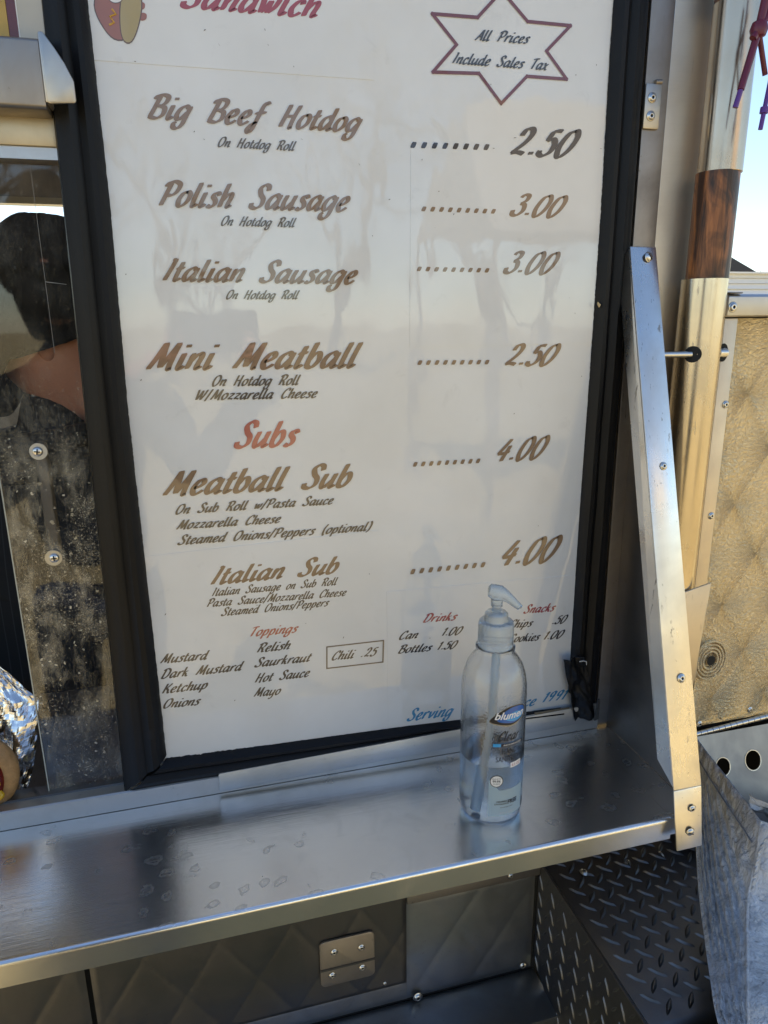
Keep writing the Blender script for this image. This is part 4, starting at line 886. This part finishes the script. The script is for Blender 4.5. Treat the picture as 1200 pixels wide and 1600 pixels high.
# cap: ribbed collar, shoulder, stem, pump head
n = 96; vs = []
pr = [(.0250, .2665), (.0252, .272), (.0250, .2722), (.0252, .298), (.0244, .3035), (.0225, .3052), (.0175, .3056), (.0172, .3085), (.0166, .3155), (.0135, .3185), (.0075, .3195), (.0068, .3220)]
for i, (r_, z) in enumerate(pr):
    for k in range(n):
        rr = r_+(.0005 if (k//2) % 2 and 1 < i < 4 else 0); vs.append((BX+rr*math.cos(2*PI*k/n), BY+rr*math.sin(2*PI*k/n), SZ+z))
m = MB(); m.add(vs, [(i*n+k, i*n+(k+1) % n, (i+1)*n+(k+1) % n, (i+1)*n+k) for i in range(len(pr)-1) for k in range(n)]+[tuple(range((len(pr)-1)*n, len(pr)*n)), tuple(reversed(range(n)))])
m.build('pump_collar', 'cap', bot_, smooth=True)
m = MB(); m.lathe([(.0062, .319), (.0062, .326), (.0082, .3265), (.0082, .3285), (.0070, .329), (.0082, .3300), (.0084, .3345), (.0088, .338)], c0, 28); m.build('pump_stem', 'cap', bot_, smooth=True)
# head: a short barrel drawn out into a down-sloping spout to the right and front
hd = Vector((.88, -.35, 0)).normalized(); sd_ = Vector((-hd.y, hd.x, 0))
secs = [(-.0125, .3520, .0035, .0030), (-.0105, .3500, .0085, .0085), (-.004, .3475, .0103, .0105), (.004, .3460, .0100, .0105), (.011, .3430, .0088, .0080), (.019, .3370, .0072, .0062), (.027, .3300, .0058, .0050), (.0325, .3255, .0050, .0044), (.0335, .3245, .0030, .0026)]
vs = []; nn = 20
for s_, z, hw, hh in secs:
    ang = .25 if s_ < 0 else .25+.6*min(1, s_/.02); up = Vector((0, 0, 1))*math.cos(ang)+hd*math.sin(ang)
    for k in range(nn):
        a = 2*PI*k/nn; p = Vector((BX, BY, SZ+z))+hd*s_+sd_*hw*math.cos(a)+up*hh*math.sin(a)*(1 if math.sin(a) > 0 else 1.15); vs.append(tuple(p))
m = MB(); m.add(vs, [(i*nn+k, i*nn+(k+1) % nn, (i+1)*nn+(k+1) % nn, (i+1)*nn+k) for i in range(len(secs)-1) for k in range(nn)]+[tuple(range(nn)), tuple(range((len(secs)-1)*nn, len(secs)*nn))])
m.build('pump_head', 'cap', bot_, smooth=True)
# label print wrapped on the body
LA = math.radians(-85)     # direction the label faces
def wrap(x, z, e=0.0):      # x along the label, z height above shelf
    a = LA+x/RB; r_ = RB+.0006+e; return (BX+r_*math.cos(a), BY+r_*math.sin(a), SZ+z)
def wrap_poly(pts, mt, name, e, sub=10):
    bm = bmesh.new(); f = bm.faces.new([bm.verts.new((x, z, 0)) for x, z in pts])
    x0 = min(p[0] for p in pts); x1 = max(p[0] for p in pts); k = x0+.003
    while k < x1:
        bmesh.ops.bisect_plane(bm, geom=bm.verts[:]+bm.edges[:]+bm.faces[:], plane_co=(k, 0, 0), plane_no=(1, 0, 0)); k += .003
    bm.verts.index_update(); m = MB(); m.add([wrap(v.co.x, v.co.y, e) for v in bm.verts], [tuple(v.index for v in f.verts) for f in bm.faces]); bm.free()
    return m.build(name, mt, bot_, smooth=True)
def label_text(txt, x0, z0, width, height, mt, e, shear=0.0, bold=0):
    cu = bpy.data.curves.new('t', 'FONT'); cu.body = txt; cu.shear = shear; cu.offset = bold; cu.resolution_u = 3; ob = link(bpy.data.objects.new('t', cu))
    dg = bpy.context.evaluated_depsgraph_get(); me = bpy.data.meshes.new_from_object(ob.evaluated_get(dg)); bpy.data.objects.remove(ob)
    xs = [v.co.x for v in me.vertices]; ys = [v.co.y for v in me.vertices]; a, b_, c_, d_ = min(xs), max(xs), min(ys), max(ys)
    bm = bmesh.new(); bm.from_mesh(me); k = a
    while k < b_:
        bmesh.ops.bisect_plane(bm, geom=bm.verts[:]+bm.edges[:]+bm.faces[:], plane_co=(k, 0, 0), plane_no=(1, 0, 0)); k += (b_-a)/14
    bm.verts.index_update(); m = MB()
    m.add([wrap(x0+(v.co.x-a)/(b_-a)*width, z0+(v.co.y-c_)/(d_-c_)*height, e) for v in bm.verts], [tuple(v.index for v in f.verts) for f in bm.faces]); bm.free()
    return m.build('label_lettering', mt, bot_, recalc=False)
def ell(cx, cz, a, b_, n=40, pinch=.35, rot=.0):
    out = []
    for k in range(n):
        t = 2*PI*k/n; x = a*math.cos(t); z = b_*math.sin(t)
        if x < 0: z *= (1-pinch*(-x/a)**1.2)
        z -= .25*b_*(abs(x)/a)**2 if x < 0 else 0
        out.append((cx+x*math.cos(rot)-z*math.sin(rot), cz+x*math.sin(rot)+z*math.cos(rot)))
    return out
wrap_poly(ell(.0, .181, .0305, .0155, pinch=.5, rot=.12), 'label_grey', 'label_oval', 0); wrap_poly(ell(.0, .1815, .0295, .0142, pinch=.5, rot=.12), 'label_black', 'label_oval', .0002)
wrap_poly(ell(.004, .1825, .0235, .0120, pinch=.4, rot=.12), 'logo_blue', 'label_oval', .0004); wrap_poly(ell(.008, .1800, .0150, .0070, pinch=.2), 'logo_light', 'label_oval', .0006)
label_text('blumen', -.0225, .1775, .047, .0115, 'label_white', .0009, .35, .02)
mb = script_line('Clear', -.0165, .1440, .0185, .1440, .0150, 0, 0, .30)
cv = [Vector(v) for v in mb.v]; m = MB(); m.add([wrap(v.x/U, v.z/U-ZG, .0002) for v in cv], mb.f); m.build('label_lettering', 'label_black', bot_, recalc=False)
wrap_poly([(-.0235, .1345), (.026, .1345), (.026, .1395), (-.0235, .1395)], 'logo_light', 'label_band', 0); wrap_poly([(-.012, .1346), (.026, .1346), (.026, .1394), (-.012, .1394)], 'label_black', 'label_band', .0002)
label_text('ADVANCED', -.009, .1358, .031, .0026, 'label_white', .0005, 0)
label_text('HAND', -.0105, .1225, .0245, .0088, 'label_black', .0002, 0, .01)
label_text('SANITIZER', -.019, .1105, .040, .0082, 'label_black', .0002, 0, .01)
wrap_poly([(.004, .0985), (.024, .0985), (.024, .1065), (.004, .1065)], 'label_white', 'label_patch', 0); label_text('8.5 OZ', .006, .1005, .016, .004, 'ink_red', .0003)
wrap_poly([(-.0165+.0098*math.cos(2*PI*k/28), .0795+.0098*math.sin(2*PI*k/28)) for k in range(28)], 'label_black', 'label_seal', 0); wrap_poly([(-.0165+.0086*math.cos(2*PI*k/28), .0795+.0086*math.sin(2*PI*k/28)) for k in range(28)], 'label_white', 'label_seal', .0002)
label_text('KILLS UP TO', -.0228, .0825, .0126, .0021, 'label_black', .0005); label_text('99.9%', -.0222, .0778, .0114, .0036, 'label_black', .0005, 0, .02); label_text('OF GERMS', -.0215, .0742, .010, .0021, 'label_black', .0005)
wrap_poly([(-.0275, .021), (.031, .021), (.031, .064), (-.012, .064), (-.0275, .081)], 'label_tint', 'label_back', -.0004)
label_text('FREE', .0015, .0400, .0165, .0068, 'label_black', .0002, 0, .03); label_text('PARABENS', -.0155, .0442, .0155, .0026, 'label_black', .0002, 0, .02); label_text('& PHTHALATES', -.0185, .0402, .0185, .0026, 'label_black', .0002, 0, .02)
label_text('dermatologist tested', -.010, .0345, .020, .0022, 'label_black', .0002)
label_text('8 fl oz (236 mL)', -.010, .0245, .030, .0036, 'label_white', .0003, .2)

bot_.scale = (1, 1, 1.025)
# ------------------------------------------------------------------ umbrella pole standing in the socket
pole = thing('umbrella_pole', 'weathered dark wood umbrella pole with a steel ferrule, standing in the cart socket', 'pole', (PX, PY, -.44))
PX2 = .7755
m = MB(); m.lathe([(.0308, -.2), (.0308, .214)], (PX2-.003, PY, 0), 40); m.build('wooden_shaft', 'wood', pole, smooth=True)
m = MB()
prf = [(.0312, .2135), (.0312, .432)]
m.lathe([(.0308, .2132), (.0313, .2138), (.0313, .4325), (.0306, .433)], (PX2, PY, 0), 48); fr_ = m.build('steel_ferrule', 'ferrule', pole, smooth=True)
m = MB(); m.lathe([(.0305, .433), (.0305, 1.6)], (PX2, PY, 0), 40); m.build('wooden_shaft', 'wood', pole, smooth=True)
rivet(fr_, .789, -.0715, .366+.03, .0055, 'slot', rz=.5)

# maroon and violet rods knotted beside the pole
orn = thing('umbrella_stretchers', 'thin maroon and violet plastic rods knotted together hanging beside the pole top', 'umbrella frame', (.765, -.12, .40))
def rod(a, b_, r_, mt, nm='rod'):
    q = MB(); q.tube([a, b_], r_, 10); o = q.build(nm, mt, orn, smooth=True); return o
J = (.7515, -.118, .372)
rod(J, (.7335, -.118, .300), .0048, 'plastic_maroon'); rod((.7335, -.118, .300), (.7295, -.116, .279), .0036, 'plastic_violet', 'rod_tip')
rod((.757, -.122, .43), J, .0055, 'plastic_maroon'); rod((.752, -.117, .372), (.775, -.112, .322), .0034, 'plastic_maroon')
rod(J, (.785, -.125, .425), .0042, 'plastic_maroon'); rod((.742, -.12, .36), (.765, -.12, .395), .0050, 'plastic_maroon')
rod((.781, -.12, .345), (.7705, -.12, .2535), .0030, 'plastic_violet'); rod((.7735, -.12, .281), (.7728, -.12, .2735), .0055, 'plastic_violet', 'collar'); rod((.778, -.12, .46), (.770, -.122, .365), .0040, 'plastic_violet')
q = MB(); q.lathe([(.001, -.012), (.009, -.008), (.0115, 0), (.009, .008), (.001, .012)], J, 16, False, False); q.build('knot', 'plastic_maroon', orn, smooth=True)

# ------------------------------------------------------------------ bin bag hung at the right end
bag_t = thing('rubbish_bag', 'grey plastic rubbish bag hung from the cart corner, gathered rim and creased side', 'bin bag', (.85, -.25, -1.2))
LP = [(.886, -.004, -.782), (.840, -.075, -.872), (.765, -.185, -.925), (.710, -.275, -.950), (.640, -.375, -.930), (.612, -.43, -.965), (.60, -.45, -1.2), (.62, -.47, -1.8)]
FP = [(.826, -.235, -.779), (.800, -.258, -.835), (.770, -.285, -.880), (.715, -.350, -.905), (.662, -.412, -.915), (.645, -.445, -.965), (.65, -.47, -1.2), (.68, -.52, -1.8)]
LPB = [(.890, -.095, -1.0), (.86, -.10, -1.02), (.80, -.2, -1.03), (.75, -.30, -1.03), (.68, -.38, -1.05), (.65, -.43, -1.08), (.62, -.45, -1.25), (.63, -.47, -1.8)]
HP = [(1.06, -.33, -.83), (1.07, -.34, -.86), (1.08, -.36, -.90), (1.08, -.40, -.92), (1.08, -.46, -.93), (1.09, -.50, -.98), (1.10, -.56, -1.2), (1.12, -.62, -1.8)]
KP = [(1.25, -.10, -.97), (1.25, -.10, -.99), (1.25, -.11, -1.0), (1.25, -.11, -1.01), (1.25, -.12, -1.03), (1.24, -.13, -1.06), (1.14, -.40, -1.2), (1.12, -.42, -1.8)]
def cr1(pl, t):
    s_ = t*(len(pl)-1); i = min(int(s_), len(pl)-2); f_ = s_-i; p0, p1, p2, p3 = (Vector(pl[max(i-1, 0)]), Vector(pl[i]), Vector(pl[i+1]), Vector(pl[min(i+2, len(pl)-1)]))
    return .5*((2*p1)+(-p0+p2)*f_+(2*p0-5*p1+4*p2-p3)*f_*f_+(-p0+3*p1-3*p2+p3)*f_**3)
def panel(A, B, bulge, pleat, seed, out):
    def fn(u, v):
        a = cr1(A, v); b_ = cr1(B, v); p = a.lerp(b_, u)+Vector(out)*bulge*math.sin(PI*u)
        # pleats fan out from the tied corner
        ang = math.atan2(u*1.0, v*1.6+.10); k = .0068*pleat*math.sin(ang*44+2.5*noise.noise(Vector((u*3, v*4, seed))))*min(1, v*6)*math.exp(-v*1.7)*min(1, u*5+.15)*min(1, (1-u)*8+.1)
        c_ = .0085*noise.noise(Vector((u*9+seed, v*22, 1)))+.007*(abs(noise.noise(Vector((u*13-v*22, v*30+u*14, seed))))-.2)+.006*(abs(noise.noise(Vector((u*16+v*12, v*44-u*10, seed+3))))-.2)*min(1, v*3)+.004*(abs(noise.noise(Vector((u*34-v*20, v*70+u*25, seed+6))))-.2)*min(1, v*4)+.0025*noise.noise(Vector((u*60, v*85, seed+4)))
        return tuple(p+Vector(out)*(k+c_*min(1, u*6)*min(1, (1-u)*6+.0)))
    return fn
for (A, B, bg, pl, sd2, out, nm) in ((LP, FP, .008, 1, 3, (-.6, -.6, .35), 'bag_side'), (FP, HP, .03, .4, 8, (-.25, -.85, .3), 'bag_front'), (HP, KP, .02, .2, 5, (1, 0, 0), 'bag_side'), (KP, LPB, .0, .1, 6, (0, .02, 0), 'bag_back')):
    m = MB(); m.grid(panel(A, B, bg, pl, sd2, out), 100, 260); m.build(nm, 'bag', bag_t, smooth=True, recalc=False)
def hem(path, w_, t_, name, seed, dropdir=(0, 0, -1)):
    N_ = 80
    def fn(u, v):
        p = cr1(path, u); a = 2*PI*v; rip = .0022*math.sin(u*70+3*noise.noise(Vector((u*8, 0, seed))))+.003*noise.noise(Vector((u*14, v*5, seed)))
        wv = w_*(.35+.65*min(1, u*4))
        return tuple(p+Vector(dropdir)*(wv*.5*(1-math.cos(a)))+Vector((-.62, -.5, .35))*((t_+rip)*math.sin(a)))
    m = MB(); m.grid(fn, N_, 14); return m.build(name, 'bag', bag_t, smooth=True, recalc=False)
hem([(.887, .0, -.778), (.868, -.065, -.777), (.848, -.15, -.778), (.824, -.243, -.779)], .034, .005, 'rim_hem', 2, (-.28, -.10, -.85))
hem([(.834, -.255, -.782), (.812, -.262, -.80), (.803, -.268, -.835), (.795, -.275, -.87)], .012, .004, 'rim_hem', 5, (-.9, -.1, -.3))
m = MB(); m.tube([cr1(FP, k/40*.85)+Vector((-.002, -.004, .001)) for k in range(41)], .0022, 8); m.build('drawstring_fold', 'bag', bag_t, smooth=True)
m = MB(); m.tube([cr1([(.884, -.004, -.800), (.860, -.07, -.803), (.838, -.15, -.808), (.815, -.235, -.812)], k/30)+Vector((-.006, -.006, .0)) for k in range(31)], .0013, 8); m.build('drawstring', simple('drawstring_grey', (.26, .28, .32), .5), bag_t, smooth=True)
def flap2(u, v):
    return (.835+.10*u, -.20-.10*u*(1-v)+.012*noise.noise(Vector((u*5, v*5, 3))), -.758-.03*v-.04*u+.010*noise.noise(Vector((u*6, v*4, 7))))
m = MB(); m.grid(flap2, 24, 16); m.build('rim_flap', 'bag', bag_t, smooth=True, recalc=False)

# ------------------------------------------------------------------ hot dog in foil behind the pane
hdg = thing('hot_dog', 'hot dog with yellow mustard in crumpled silver foil propped inside the window corner', 'hot dog', (-.345, .06, -.70))
def foilf(u, v):
    # sheet outline in x,z with a rounded right side
    z = -.700+.225*v; xr = -.268-.040*(1-v)**2.2-.055*max(0, v-.68)/.32; x = -.47+(xr+.47)*u
    y = .062+.024*noise.noise(Vector((u*4, v*3, 2)))+.008*noise.noise(Vector((u*9+v*6, v*5-u*3, 5)))+.0016*noise.noise(Vector((u*30, v*24, 8)))-.02*u*u+.01
    return (x, max(y, .038), z)
m = MB(); m.grid(foilf, 70, 60); m.build('foil', 'foil', hdg, recalc=False, solid=.0008)
def arc_sweep(cx, cz, rx, ry_, a0, a1, rad, y, mt, nm, n=22, flat=1):
    q = MB(); pts = [(cx+rx*math.cos(a0+(a1-a0)*k/n), y, cz+ry_*math.sin(a0+(a1-a0)*k/n)) for k in range(n+1)]
    rs = [rad*math.sqrt(max(.05, 1-abs(2*k/n-1)**3.2)) for k in range(n+1)]
    q.tube(pts, rs, 16); return q.build(nm, mt, hdg, smooth=True)
arc_sweep(-.385, -.645, .062, .062, -1.25, 1.25, .0165, .032, 'bun', 'bun')
arc_sweep(-.400, -.645, .062, .056, -1.2, 1.2, .0145, .020, 'sausage', 'sausage')
arc_sweep(-.455, -.645, .062, .062, -1.25, 1.25, .0165, .034, 'bun', 'bun')
q = MB(); pts = [(-.3335+.0035*math.sin(k*.75)-.00002*k*k, .0085+.002*math.sin(k*.4), -.675+.0024*k) for k in range(26)]
q.tube(pts, [.0045+.0008*math.sin(k*1.3) for k in range(26)], 10); q.build('mustard', 'mustard', hdg, smooth=True)

# ------------------------------------------------------------------ figure added behind the glass to colour the photographer's reflected cap and skin
per = thing('person', 'person in a black knit cap and black pinstriped jacket added behind the dirty glass to colour a reflection', 'person', (-.36, .78, -ZG))
def skin_body(name, verts, edges, radii, mt, sub=2, per=per):
    me = bpy.data.meshes.new(name); org = LOC[per.name]; me.from_pydata([tuple(P(*v)-org) for v in verts], edges, []); o = link(bpy.data.objects.new(name, me)); o.parent = per
    sk = o.modifiers.new('skin', 'SKIN'); lay = me.skin_vertices[0].data if me.skin_vertices else None
    if lay is None:
        bm = bmesh.new(); bm.from_mesh(me); bm.verts.layers.skin.verify(); bm.to_mesh(me); bm.free(); lay = me.skin_vertices[0].data
    for i, r_ in enumerate(radii):
        lay[i].radius = (r_*U, r_*U) if not isinstance(r_, tuple) else (r_[0]*U, r_[1]*U); lay[i].use_root = i == 0
    sb = o.modifiers.new('sub', 'SUBSURF'); sb.levels = sb.render_levels = sub; me.materials.append(M[mt]); return o
hx, hy = -.335, .80
V_ = [(hx-.02, hy, -.98), (hx-.02, hy, -.70), (hx-.02, hy, -.45), (hx-.01, hy, -.30), (hx, hy, -.20), (hx+.01, hy-.01, -.12), (hx-.24, hy, -.40), (hx-.28, hy-.02, -.72), (hx-.20, hy-.26, -.86), (hx+.20, hy, -.40), (hx+.24, hy-.02, -.72), (hx+.16, hy-.26, -.86),
      (hx-.12, hy, -1.15), (hx-.13, hy, -1.62), (hx-.13, hy+.01, -2.16), (hx-.13, hy-.12, -2.2), (hx+.10, hy, -1.15), (hx+.11, hy, -1.62), (hx+.11, hy+.01, -2.16), (hx+.11, hy-.12, -2.2)]
E_ = [(0, 1), (1, 2), (2, 3), (3, 4), (4, 5), (2, 6), (6, 7), (7, 8), (2, 9), (9, 10), (10, 11), (0, 12), (12, 13), (13, 14), (14, 15), (0, 16), (16, 17), (17, 18), (18, 19)]
R_ = [.20, .19, .20, .12, .075, .08, .10, .075, .05, .10, .075, .05, .14, .10, .07, .05, .14, .10, .07, .05]
skin_body('body', V_, E_, R_, 'jacket')
# head in profile facing right (sculpted ellipsoid: jaw, chin, nose, brow), with ear
def head_fn(u, v):
    th = 2*PI*u; ph = PI*v; x = math.sin(ph)*math.cos(th); y = math.sin(ph)*math.sin(th); z = math.cos(ph)
    rx, ry_, rz = .165, .125, .215
    px, py, pz = x*rx, y*ry_, z*rz
    if z < 0:  # jaw: pull forward, keep a square corner at the back
        px = px*(1-.10*abs(z))+.055*abs(z); py *= 1-.22*abs(z); pz = pz*(.84-.04*max(0, x)) if x > 0 else pz*.84
    f_ = max(0, x)**2
    px += f_*(.050*math.exp(-((z+.08)/.16)**2)*math.exp(-(y/.22)**2)+.018*math.exp(-((z+.62)/.14)**2)-.012*math.exp(-((z-.20)/.09)**2)+.012*math.exp(-((z+.42)/.06)**2)*math.exp(-(y/.4)**2))
    return (hx+.045+px, hy+py, -.040+pz)
m = MB(); m.grid(head_fn, 48, 36); m.build('head', 'skin_tone', per, smooth=True, recalc=False)
for s_ in (-1, 1):
    q = MB(); q.lathe([(.001, -.009), (.010, -.006), (.0125, 0), (.010, .006), (.001, .009)], (hx+.165, hy+s_*.042, .005), 14, False, False); q.build('eye', 'label_white', per, smooth=True)
    q = MB(); q.grid(lambda u, v: (hx+.03+.022*math.cos(2*PI*u)*math.sin(PI*v)-.004, hy+s_*.118+.012*math.cos(PI*v), -.03+.036*math.sin(2*PI*u)*math.sin(PI*v)), 18, 10); q.build('ear', 'skin_tone', per, smooth=True)
q = MB(); q.tube([(hx+.188, hy-.03, -.135), (hx+.205, hy, -.132), (hx+.188, hy+.03, -.135)], [.004, .008, .004], 8); q.build('mouth', simple('lips', (.35, .12, .10), .5), per, smooth=True)
def cap_fn(u, v):
    th = 2*PI*u; ph = PI*.5*v; r_ = math.sin(ph)
    lift = 0
    x = r_*math.cos(th)*.187; y = r_*math.sin(th)*.150; z = math.cos(ph)*.235
    # the knit edge drops low over the back of the head and the ear
    k = max(0, min(1, (-math.cos(th)-.12)/.62)); k = k*k*(3-2*k); k = max(k, .30*max(0, min(1, (.7-math.cos(th)))))*1.0; drop = (.205*k-.0)*max(0, v-.35)/.65
    fold = .006*math.sin(th*1+z*90)*.3
    x2 = x-(.012*k if v > .8 else 0)
    return (hx+.022+x2+fold, hy+y*(1+.02*math.sin(th*36)), .000+z-drop+.012*noise.noise(Vector((u*7, v*5, 2))))
m = MB(); m.grid(cap_fn, 96, 26); m.build('knit_cap', 'knit', per, smooth=True, recalc=False, solid=.012)
m = MB()
for k in range(3):
    m.tube([(hx-.02+(.155-.01*k)*math.cos(a*2*PI/30), hy+(.13-.01*k)*math.sin(a*2*PI/30), -.245-.03*k+.02*math.cos(a*2*PI/30)) for a in range(31)], .028, 10, False)
m.build('collar', 'jacket', per, smooth=True)
for s_, ax in ((-1, hx-.20), (1, hx+.16)):
    V2 = [(ax, hy-.26, -.86), (ax+s_*-.01, hy-.33, -.865)]; E2 = [(0, 1)]; R2 = [(.034, .024), (.042, .022)]
    for f_ in range(4):
        bx_ = ax-.03+.021*f_; L_ = (.05, .058, .054, .042)[f_]; i0 = len(V2); V2 += [(bx_, hy-.375, -.865), (bx_, hy-.375-L_*.6, -.875), (bx_, hy-.375-L_, -.895)]; E2 += [(1, i0), (i0, i0+1), (i0+1, i0+2)]; R2 += [.0125, .011, .009]
    i0 = len(V2); V2 += [(ax+s_*.042, hy-.31, -.87), (ax+s_*.055, hy-.35, -.88)]; E2 += [(0, i0), (i0, i0+1)]; R2 += [.014, .011]
    skin_body('hand', V2, E2, R2, 'skin_tone')

# ------------------------------------------------------------------ photographer (seen only as a reflection in the menu laminate)
ph = thing('person', 'photographer in black cap, added face mask and jeans holding up a phone towards the menu', 'person', (-.42, -1.62, -ZG))
cx, cy = -.42, -1.62
Vb = [(cx, cy, -.68), (cx, cy, -.40), (cx, cy+.01, -.08), (cx, cy+.01, .10), (cx, cy+.02, .20), (cx-.27, cy+.01, -.04), (cx-.31, cy+.14, -.38), (-.17, cy+.46, .06), (cx+.27, cy+.01, -.04), (cx+.40, cy+.16, -.30), (.22, cy+.46, .06)]
Vb = [(x, y, z-.20) for x, y, z in Vb]
skin_body('jacket', Vb, [(0, 1), (1, 2), (2, 3), (3, 4), (2, 5), (5, 6), (6, 7), (2, 8), (8, 9), (9, 10)], [(.20, .15), (.20, .15), (.21, .15), .11, .075, .095, .075, .048, .095, .075, .048], 'knit', 2, ph)
Vl = [(cx, cy, -.88), (cx-.12, cy, -1.0), (cx-.14, cy+.02, -1.52), (cx-.15, cy, -2.12), (cx+.12, cy, -1.0), (cx+.14, cy+.02, -1.52), (cx+.15, cy, -2.12)]
M['denim'] = simple('blue_denim', (.03, .045, .09), .9, var=.3); M['shoe'] = simple('grey_shoe', (.08, .08, .08), .7)
skin_body('jeans', Vl, [(0, 1), (1, 2), (2, 3), (0, 4), (4, 5), (5, 6)], [(.19, .14), .14, .095, .07, .14, .095, .07], 'denim', 2, ph)
for s_ in (-1, 1):
    q = MB(); q.grid(lambda u, v: (cx+s_*.15+.07*math.sin(PI*v)*math.cos(2*PI*u), cy+.07-.20*math.cos(PI*v), max(-ZG+.002, -ZG+.05+.07*math.sin(PI*v)*math.sin(2*PI*u)*(1.2-.4*v))), 20, 14); q.build('shoe', 'shoe', ph, smooth=True)
def turn(fn, s_=1.0):
    def g_(u, v):
        x, y, z = fn(u, v); x -= hx+.02; y -= hy; return (cx-y*s_, cy+.06+x*s_, z*s_+.235)
    return g_
m = MB(); m.grid(turn(head_fn), 40, 30); m.build('head', 'skin_tone', ph, smooth=True, recalc=False)
m = MB(); m.grid(turn(lambda u, v: (lambda q_: (q_[0], q_[1], q_[2]-.05*v))(cap_fn(u, v)), 1.06), 60, 20); m.build('knit_cap', 'knit', ph, smooth=True, recalc=False, solid=.01)
for s_ in (-1, 1):
    q = MB(); q.lathe([(.001, -.009), (.010, -.006), (.0125, 0), (.010, .006), (.001, .009)], (cx+s_*.042, cy+.205, .28), 14, False, False); q.build('eye', 'label_white', ph, smooth=True)
for s_, ax in ((-1, -.17), (1, .22)):
    wx = ax; V2 = [(wx, cy+.46, -.14), ((wx)*.8, cy+.52, -.09)]; E2 = [(0, 1)]; R2 = [(.038, .030), (.045, .026)]
    ex_ = -.045 if s_ < 0 else .155
    for f_ in range(4):
        z_ = -.075+.020*f_; L_ = (.040, .046, .044, .036)[f_]; i0 = len(V2)
        V2 += [(ex_-.004*s_, cy+.545, z_), (ex_-.012*s_, cy+.555+L_*.4, z_+.004), (ex_-.03*s_-.006*s_, cy+.558, z_+.006)]; E2 += [(1, i0), (i0, i0+1), (i0+1, i0+2)]; R2 += [.0125, .011, .009]
    i0 = len(V2); V2 += [(ex_-.02*s_, cy+.53, -.06), (ex_-.045*s_, cy+.54, -.03)]; E2 += [(1, i0), (i0, i0+1)]; R2 += [.014, .011]
    skin_body('hand', V2, E2, R2, 'skin_tone', 2, ph)
def mask_fn(u, v):
    x, y, z = head_fn(.78+.44*u, .50+.34*v); return (hx+.045+(x-hx-.045)*1.045, hy+(y-hy)*1.045, z)
m = MB(); m.grid(turn(mask_fn, 1.02), 30, 20); m.build('added_face_mask', 'knit', ph, smooth=True, recalc=False, solid=.004)  # mask added to keep the lower face dark in the pane reflection
phn = thing('phone', 'black phone held up by the photographer in both hands', 'phone', (.055, -1.052, -.04))
m = MB(); m.prism(rrect(-.055, .165, -.062, .052, .014), -1.062, -1.046); m.build('phone_body', 'tape', phn, bevel=.002)
m = MB(); m.prism(rrect(-.048, .158, -.056, .046, .010), -1.0632, -1.0622); m.build('phone_screen', 'hole', phn)
